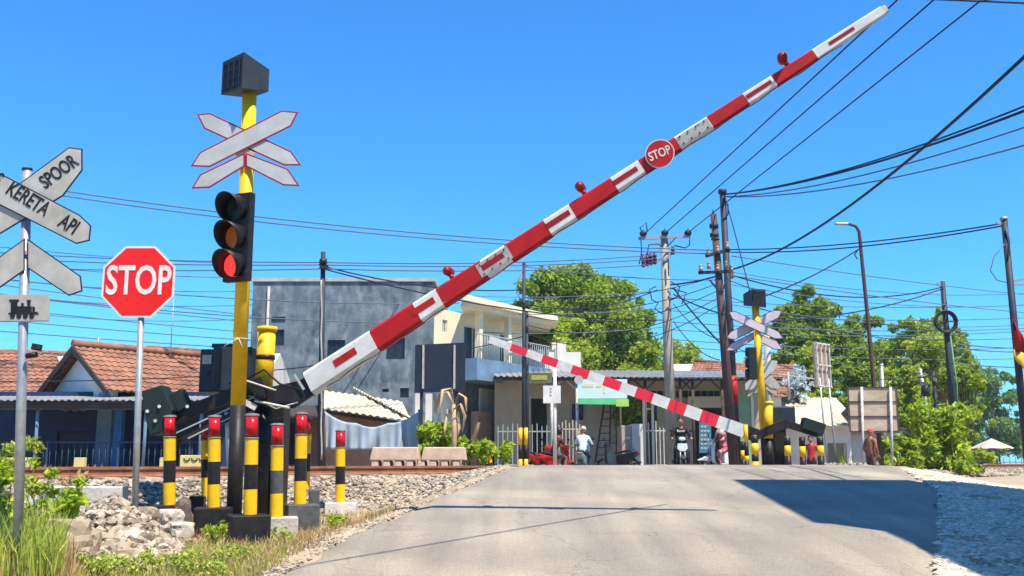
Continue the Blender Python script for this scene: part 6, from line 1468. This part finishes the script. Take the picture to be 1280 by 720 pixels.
# ================================================================ PEOPLE AND MOTORCYCLES
def fabric(n, c, c2=None): return mat(n, c, .85, col2=c2 or tuple(x*.6 for x in c), nscale=9, bump=.3, bscale=20)
def person(lab, loc, heading, pose, shirt, legs, headgear=None, hairm='hair', scale=1.0, group=None, skirt=False, longsleeve=True, print_=None):
    """pose: dict of joints, local x right, y forward, z up"""
    t = thing('person', lab, 'person', loc, group); Rm = Matrix.Rotation(heading, 3, 'Z'); o3 = Vector(loc)
    W = lambda p: o3+Rm@(Vector(p)*scale)
    J = pose; names = [k for k in J if k != 'head']
    ed = [('pelvis', 'waist'), ('waist', 'chest'), ('chest', 'neck'), ('neck', 'head0')]
    for s in 'LR': ed += [('chest', 'sh'+s), ('sh'+s, 'el'+s), ('el'+s, 'ha'+s), ('pelvis', 'hip'+s), ('hip'+s, 'kn'+s), ('kn'+s, 'an'+s), ('an'+s, 'to'+s)]
    rad = dict(pelvis=(.15, .12), waist=(.135, .10), chest=(.15, .11), neck=(.055, .055), head0=(.05, .05))
    for s in 'LR': rad.update({'sh'+s: (.065, .065), 'el'+s: (.046, .046), 'ha'+s: (.03, .03), 'hip'+s: (.095, .095), 'kn'+s: (.065, .065), 'an'+s: (.042, .042), 'to'+s: (.035, .03)})
    me = bpy.data.meshes.new('skel'); me.from_pydata([tuple(Vector(J[n])*scale) for n in names], [(names.index(a), names.index(b)) for a, b in ed], [])
    ob = bpy.data.objects.new('skel', me); link(ob); ob.modifiers.new('skin', 'SKIN'); sv = me.skin_vertices[0].data
    for i, n in enumerate(names): sv[i].radius = (rad[n][0]*scale, rad[n][1]*scale); sv[i].use_root = (n == 'pelvis')
    ss = ob.modifiers.new('s', 'SUBSURF'); ss.levels = 1
    dg = bpy.context.evaluated_depsgraph_get(); ev = bpy.data.meshes.new_from_object(ob.evaluated_get(dg)); bpy.data.objects.remove(ob)
    segs = [(Vector(J[a])*scale, Vector(J[b])*scale, (a, b)) for a, b in ed]
    def region(c):
        best = min(segs, key=lambda s_: (c-(s_[0]+(s_[1]-s_[0])*max(0, min(1, (c-s_[0]).dot(s_[1]-s_[0])/max(1e-6, (s_[1]-s_[0]).length_squared))))).length)
        a, b = best[2]
        if b in ('head0', 'neck') and c.z > Vector(J['neck']).z*scale-.02: return 0
        if b.startswith('ha'): 
            tt = (c-best[0]).dot(best[1]-best[0])/(best[1]-best[0]).length_squared
            return 0 if (tt > .85 or not longsleeve) else 1
        if b.startswith('to'): return 3
        if b.startswith(('kn', 'an', 'hip')): return 2
        return 1
    mb = MB(); cs = [v.co.copy() for v in ev.vertices]; mb.v = [o3+Rm@c for c in cs]
    for p in ev.polygons:
        mb.f.append(list(p.vertices)); cc = sum((cs[i] for i in p.vertices), Vector())/len(p.vertices); mb.m.append(region(cc)); mb.sm.append(True)
    # head with face
    h = Vector(J['head'])*scale; Hm = Rm; s = scale
    mb.ball(o3+Rm@h, .078*s, .095*s, .118*s, 16, 0, rot=Rm)
    mb.ball(o3+Rm@(h+Vector((0, .098, -.012))*s), .014*s, .02*s, .024*s, 8, 0, rot=Rm)
    for sx in (-1, 1):
        mb.ball(o3+Rm@(h+Vector((sx*.03, .086, .012))*s), .012*s, .008*s, .007*s, 8, 4, rot=Rm); mb.ball(o3+Rm@(h+Vector((sx*.08, .0, -.005))*s), .012*s, .022*s, .032*s, 8, 0, rot=Rm)
    mb.ball(o3+Rm@(h+Vector((0, .088, -.055))*s), .026*s, .008*s, .007*s, 8, 5, rot=Rm)
    # hands: palm, four fingers curled, thumb
    for sd in 'LR':
        a = Vector(J['ha'+sd])*scale; d = (a-Vector(J['el'+sd])*scale).normalized(); sidev = Vector((1, 0, 0)); dn = Vector((0, 0, -1))
        mb.ball(o3+Rm@(a+d*.04), .036*s, .045*s, .02*s, 10, 0, rot=Rm)
        for k, ln in enumerate((.030, .036, .034, .026)):
            q0 = a+d*.075*s+sidev*(k-1.5)*.019*s; q1 = q0+d*ln*s+dn*.012*s; q2 = q1+dn*ln*s
            mb.tube([o3+Rm@q0, o3+Rm@q1, o3+Rm@q2], [.009*s, .008*s, .006*s], 6, 0)
        q0 = a+d*.03*s+sidev*(.034 if sd == 'L' else -.034)*s; mb.tube([o3+Rm@q0, o3+Rm@(q0+d*.04*s+dn*.02*s)], [.010*s, .008*s], 6, 0)
    mb.build('body', [M['skin'], shirt, legs, M['tyre'], M['hair'], mat('lips', (.30, .10, .08), .5) if 'lips' not in M else M['lips']], t)
    hb = MB(); hc = o3+Rm@(h+Vector((0, -.012, .028))*s)
    if headgear is None or headgear == 'hair':
        hb.ball(hc, .086*s, .098*s, .108*s, 16, 0, rot=Rm); hb.f = [f for f in hb.f]
        keep = []; 
        for f in hb.f:
            cc = Rm.transposed()@(sum((hb.v[i] for i in f), Vector())/len(f)-hc)
            if cc.z > -.01*s or cc.y < -.02*s: keep.append(f)
        hb.f = keep; hb.m = [0]*len(keep); hb.sm = [True]*len(keep); hb.build('hair', M['hair'], t)
    else:
        kind, hm = headgear
        if kind == 'helmet':
            hb.ball(hc, .125*s, .14*s, .135*s, 18, 0, rot=Rm); keep = []
            for f in hb.f:
                cc = Rm.transposed()@(sum((hb.v[i] for i in f), Vector())/len(f)-hc)
                if cc.z > .0*s or (cc.y < .02*s and cc.z > -.09*s): keep.append(f)
            hb.f = keep; hb.m = [0]*len(keep); hb.sm = [True]*len(keep); hb.build('helmet', hm, t, solid=.012)
        elif kind == 'cap':
            hb.ball(hc+Vector((0, 0, .02*s)), .092*s, .105*s, .095*s, 14, 0, rot=Rm); keep = []
            for f in hb.f:
                cc = Rm.transposed()@(sum((hb.v[i] for i in f), Vector())/len(f)-hc)
                if cc.z > .01*s: keep.append(f)
            hb.f = keep; hb.m = [0]*len(keep); hb.sm = [True]*len(keep)
            hb.prism([hc+Rm@Vector((x*s, y*s, .03*s)) for x, y in ((-.07, .08), (-.06, .16), (0, .185), (.06, .16), (.07, .08))], (0, 0, .008*s)); hb.build('cap', hm, t)
        elif kind == 'veil':
            hb.ball(hc-Vector((0, 0, .03*s)), .105*s, .115*s, .15*s, 16, 0, rot=Rm); keep = []
            for f in hb.f:
                cc = Rm.transposed()@(sum((hb.v[i] for i in f), Vector())/len(f)-hc)
                if not (cc.y > .06*s and abs(cc.x) < .06*s and cc.z > -.09*s and cc.z < .09*s): keep.append(f)
            hb.f = keep; hb.m = [0]*len(keep); hb.sm = [True]*len(keep)
            hb.tube([o3+Rm@(h+Vector((0, 0, -.09))*s), o3+Rm@(h+Vector((0, 0, -.30))*s)], [.10*s, .19*s], 16); hb.build('veil', hm, t)
    return t
def ride(lean=.06, hands=.42, hx=.27, headturn=0):
    return dict(pelvis=(0, -.12, .80), waist=(0, -.10, .95), chest=(0, -.10+lean, 1.20), neck=(0, -.08+lean*1.3, 1.36), head0=(0, -.06+lean*1.4, 1.42), head=(0, -.05+lean*1.5, 1.52),
      shL=(-.17, -.08+lean, 1.28), elL=(-.27, .08, 1.08), haL=(-hx, hands-.06, 1.04), shR=(.17, -.08+lean, 1.28), elR=(.27, .08, 1.08), haR=(hx, hands-.06, 1.04),
      hipL=(-.10, -.08, .76), knL=(-.18, .26, .66), anL=(-.20, .16, .30), toL=(-.20, .30, .24), hipR=(.10, -.08, .76), knR=(.18, .26, .66), anR=(.20, .16, .30), toR=(.20, .30, .24))
def stand():
    return dict(pelvis=(0, 0, .92), waist=(0, .0, 1.06), chest=(0, .02, 1.30), neck=(0, .03, 1.47), head0=(0, .04, 1.53), head=(0, .05, 1.61),
      shL=(-.17, .02, 1.40), elL=(-.24, -.02, 1.13), haL=(-.22, .10, .92), shR=(.17, .02, 1.40), elR=(.24, -.02, 1.13), haR=(.22, .10, .92),
      hipL=(-.10, 0, .88), knL=(-.11, .03, .48), anL=(-.12, -.02, .08), toL=(-.13, .14, .04), hipR=(.10, 0, .88), knR=(.12, -.02, .48), anR=(.13, -.08, .08), toR=(.14, .08, .04))
def scooter(lab, loc, heading, bodym, trim, seatm, lean=0.0, group='motorcycles waiting beyond the crossing', headlamp='chromewhite'):
    t = thing('motorcycle', lab, 'motorcycle', loc, group); o3 = Vector(loc); Rm = Matrix.Rotation(heading, 3, 'Z')@Matrix.Rotation(lean, 3, 'Y')
    W = lambda x, y, z: o3+Rm@Vector((x, y, z)); ax = Rm@Vector((1, 0, 0))
    for y in (.62, -.60):
        c = W(0, y, .27); mb = MB()
        pts = [c+Rm@Vector((0, .235*math.cos(a), .235*math.sin(a))) for a in [k*math.pi/12 for k in range(25)]]; mb.tube(pts, .042, 8); w = mb.build('wheel', M['tyre'], t)
        mb = MB(); mb.tube([c+Rm@Vector((0, .19*math.cos(a), .19*math.sin(a))) for a in [k*math.pi/12 for k in range(25)]], .014, 6)
        for k in range(5): a = k*2*math.pi/5; mb.cyl(c, c+Rm@Vector((0, .19*math.cos(a), .19*math.sin(a))), .014, .012, 6)
        mb.cyl(c-ax*.05, c+ax*.05, .05, .05, 10); mb.build('rim', M['galv'], w)
    def side(pts, hw_, m, name, taper=None):
        mb = MB(); pv = [W(-hw_, y, z) for y, z in pts]; mb.prism(pv, ax*(2*hw_)); return mb.build(name, m, t, bevel=.03)
    side([(.36, .35), (.44, .50), (.42, .80), (.34, 1.0), (.28, 1.0), (.33, .75), (.32, .45), (.26, .32)], .17, bodym, 'leg_shield')
    side([(.34, .26), (-.25, .26), (-.25, .34), (.34, .34)], .15, trim, 'floor_board')
    side([(-.05, .32), (-.02, .66), (-.55, .74), (-.86, .80), (-.80, .62), (-.45, .42), (-.30, .30)], .13, bodym, 'rear_body')
    side([(.02, .69), (.05, .76), (-.25, .80), (-.62, .86), (-.66, .80), (-.30, .73)], .13, seatm, 'seat')
    side([(.40, .42), (.62, .56), (.90, .44), (.86, .40), (.62, .50), (.45, .38)], .06, bodym, 'front_fender')
    side([(-.70, .50), (-.93, .42), (-.90, .38), (-.68, .46)], .06, trim, 'rear_fender')
    mb = MB(); 
    for s in (-1, 1): mb.cyl(W(s*.07, .62, .27), W(s*.06, .42, .80), .02, .022, 8)
    mb.cyl(W(0, .42, .80), W(0, .33, 1.02), .03, .03, 8); mb.build('front_fork', M['galv'], t)
    mb = MB(); mb.tube([W(-.32, .24, 1.02), W(-.15, .32, 1.03), W(0, .34, 1.00), W(.15, .32, 1.03), W(.32, .24, 1.02)], .016, 8); mb.build('handlebar', M['tyre'], t)
    side([(.26, .98), (.30, 1.10), (.42, 1.06), (.48, .96), (.40, .92)], .13, bodym, 'front_cowl')
    mb = MB(); mb.ball(W(0, .46, 1.0), .10, .03, .055, 12, rot=Rm); mb.build('headlight', M['hl'], t)
    for s in (-1, 1):
        mb = MB(); mb.cyl(W(s*.20, .30, 1.03), W(s*.27, .27, 1.22), .008, .008, 6); mb.ball(W(s*.29, .27, 1.25), .055, .015, .04, 10, rot=Rm); mb.build('mirror', M['tyre'], t)
    mb = MB(); mb.ball(W(0, -.86, .74), .07, .03, .035, 10, rot=Rm); mb.build('tail_light', M['reflector'], t)
    mb = MB(); mb.cyl(W(.16, -.15, .26), W(.17, -.75, .38), .035, .05, 10); mb.build('exhaust', M['gunmetal'], t)
    mb = MB(); mb.rbox(W(0, -.1, .24), .16, .34, .16, tilt=Rm); mb.build('engine', M['gunmetal'], t)
    mb = MB(); mb.obox(W(-.09, .44, .58), ax*.18, Rm@Vector((0, .01, 0)), Rm@Vector((0, .02, .10))); mb.build('number_plate', M['black'], t)
    return t
M['hl'] = mat('headlight_lens', (.62, .68, .70), .12, col2=(.5, .55, .6)); M['lips'] = mat('lips', (.30, .10, .08), .5)
RZ0 = 1.15
def spot(px, Y): return (X2(px, Y), Y, road_z(X2(px, Y), Y)+.012)
blk = mat('black_bodywork', (.02, .022, .025), .25, coat=.5); wht = mat('white_bodywork', (.70, .74, .76), .3, coat=.4); rd = mat('red_bodywork', (.55, .02, .02), .3, coat=.4); seat = mat('seat_vinyl', (.02, .02, .02), .6); grn = mat('grey_teal_bodywork', (.25, .38, .40), .35, coat=.4)
# 1 rider in black shirt facing the camera
s1 = spot(851, 29.3)
scooter('dark scooter with a white front ridden by the man in the black shirt', s1, R(176), blk, M['gunmetal'], seat)
pr = person('man in a black shirt with white chest print riding straight towards the viewer', s1, R(176), ride(), fabric('black_shirt', (.012, .013, .02)), fabric('dark_shorts', (.02, .022, .05)), longsleeve=True)
mb = MB(); Rm = Matrix.Rotation(R(176), 3, 'Z')
for k, (w, h) in enumerate(((.035, .07), (.03, .045), (.03, .045), (.03, .045), (.03, .06))):
    p_ = Vector(s1)+Rm@Vector((.10-.045*k, .085, 1.215)); mb.obox(p_, Rm@Vector((-w, 0, 0)), Rm@Vector((0, .03, 0)), (0, 0, h))
mb.build('chest_print', M['white'], pr)
mb = MB(); mb.prism([Vector(s1)+Rm@Vector((x, .485, z)) for x, z in ((-.13, .88), (.13, .88), (.15, .74), (.08, .66), (-.08, .66), (-.15, .74))], Rm@Vector((0, .03, 0))); setp(mb.build('front_panel', wht, bpy.data.objects['motorcycle']))
# 2 rider in patterned red clothing on a white scooter, three quarter
s2 = spot(901, 33)
scooter('white scooter ridden by the person in red patterned clothes', s2, R(112), wht, M['signgrey'], seat)
person('rider in red patterned clothes and pale veil on a white scooter behind the wooden pole', s2, R(112), ride(.04), mat('red_batik', (.42, .02, .05), .85, col2=(.62, .35, .35), nscale=14, thr=(.40, .55)), mat('red_batik_skirt', (.36, .02, .05), .85, col2=(.60, .34, .34), nscale=14, thr=(.40, .55)), headgear=('veil', fabric('pale_pink', (.55, .42, .42))))
# 3 rider in dark red shirt, facing right
s3 = spot(696, 34)
scooter('red motorcycle ridden by the man in the dark red shirt', s3, R(-52), rd, M['gunmetal'], seat)
person('helmeted man in a dark red shirt riding a red motorcycle to the right', s3, R(-52), ride(.12), fabric('maroon_shirt', (.16, .03, .03)), fabric('khaki_trousers', (.20, .17, .12)), headgear=('helmet', mat('dark_helmet', (.025, .028, .03), .3)), longsleeve=False)
s3b = spot(674, 34.4)
scooter('red motorcycle parked at an angle by the striped posts', s3b, R(-35), rd, M['gunmetal'], seat, lean=R(10))
# 4 rider with pale jacket seen from behind
s4 = spot(729, 33.6)
scooter('teal grey scooter ridden away by the person in the pale jacket', s4, R(-14), grn, M['gunmetal'], seat)
person('person in a pale cyan jacket and light cap riding away from the viewer', s4, R(-14), ride(.10), fabric('cyan_jacket', (.50, .74, .76), (.62, .80, .80)), fabric('navy_trousers', (.03, .05, .09)), headgear=('cap', fabric('cream_cap', (.62, .54, .40))))
# 5 parked black scooter
s5 = spot(774, 33.8)
scooter('black scooter parked before the kiosk box, leaning on its stand', s5, R(48), blk, M['gunmetal'], seat, lean=R(-9))
# bystanders
s6 = (X2(1088, 29.5), 29.5, FL+.02)
person('bystander with a red cap and brown shirt standing in front of the big plywood sign', (s6[0], s6[1], FL-.75+.42), R(-60), stand(), fabric('brown_shirt', (.30, .13, .07)), fabric('brown_trousers', (.12, .08, .06)), headgear=('cap', fabric('red_cap', (.60, .08, .05))), scale=.92)
s7 = (X2(1014, 29), 29, GZ-.55)
person('bystander in red behind the far striped posts', s7, R(150), stand(), fabric('red_shirt', (.60, .05, .05)), fabric('dark_trousers', (.03, .03, .04)), scale=.85)
# ================================================================ HILLS, OFF-FRAME BUILDING, LIGHT, CAMERA
# building to the right of the road, outside the frame, whose shadow falls over the road edge
t = thing('roadside_building', 'tall roadside building standing right of the road just outside the frame', 'building', (11, 6, .3))
mb = MB(); H = 11.6
mb.box(6.85, 15, 7.4, 12.15, .2, H+.0); mb.box(7.13, 15, -4, 7.397, .2, H-1.0); mb.build('wall', M['tan'], t)
mb = MB(); mb.box(6.80, 15.1, 7.35, 12.25, H+.002, H+.25); mb.box(7.08, 15.1, -4.1, 7.347, H-.998, H-.8); mb.build('roof_slab', M['concrete'], t)
for k in range(3):
    for z in (1.2, 4.4, 7.6):
        mb = MB(); mb.box(7.08, 7.126, -2.8+3.6*k, -1.2+3.6*k, z, z+1.5); mb.build('window', M['glass'], t)
W_ = bpy.data.worlds.new('World'); bpy.context.scene.world = W_; W_.use_nodes = True
nt = W_.node_tree; bg = nt.nodes['Background']; sky = nt.nodes.new('ShaderNodeTexSky'); sky.sky_type = 'NISHITA'; sky.sun_disc = False
el, az = R(63.4), math.atan2(.6, -.8)
sky.sun_elevation = el; sky.sun_rotation = az; sky.air_density = 1.0; sky.dust_density = .25; sky.ozone_density = 3.5; sky.altitude = 0
hs = nt.nodes.new('ShaderNodeMixRGB'); hs.blend_type = 'MULTIPLY'; hs.inputs[0].default_value = 1; hs.inputs[2].default_value = (.23, .82, 1.34, 1)
nt.links.new(sky.outputs[0], hs.inputs[1]); nt.links.new(hs.outputs[0], bg.inputs['Color']); bg.inputs['Strength'].default_value = .108
sd = Vector((.6*math.cos(el), -.8*math.cos(el), math.sin(el)))
L = bpy.data.lights.new('sun', 'SUN'); L.energy = 5.0; L.angle = R(.5); L.color = (1, .91, .77)
lo = bpy.data.objects.new('sun', L); link(lo); lo.rotation_euler = (-sd).to_track_quat('-Z', 'Y').to_euler(); lo.location = (5, -8, 30)
cam = bpy.data.cameras.new('camera'); cam.sensor_width = 36; cam.lens = F/1280*36; cam.clip_end = 5000; cam.clip_start = .1
co = bpy.data.objects.new('camera', cam); link(co); co.location = (0, 0, EYE); co.rotation_euler = (R(90)+PIT, 0, 0)
sc = bpy.context.scene; sc.camera = co; sc.render.engine = 'CYCLES'
sc.view_settings.view_transform = 'Standard'; sc.view_settings.look = 'None'; sc.view_settings.exposure = 0.9; sc.view_settings.gamma = 1
sc.cycles.max_bounces = 6; sc.cycles.transparent_max_bounces = 8
mb = MB(); mb.box(-570, 570, -90, 570, -3, 45); hz = mb.build('haze', M['white']); hz['kind'] = 'stuff'; hm = bpy.data.materials.new('haze'); hm.use_nodes = True; hn = hm.node_tree; hn.nodes.remove(hn.nodes['Principled BSDF']); pv = hn.nodes.new('ShaderNodeVolumePrincipled'); pv.inputs['Color'].default_value = (.75, .87, 1, 1); pv.inputs['Density'].default_value = .0004; hn.links.new(pv.outputs[0], hn.nodes['Material Output'].inputs['Volume']); hz.data.materials.clear(); hz.data.materials.append(hm)
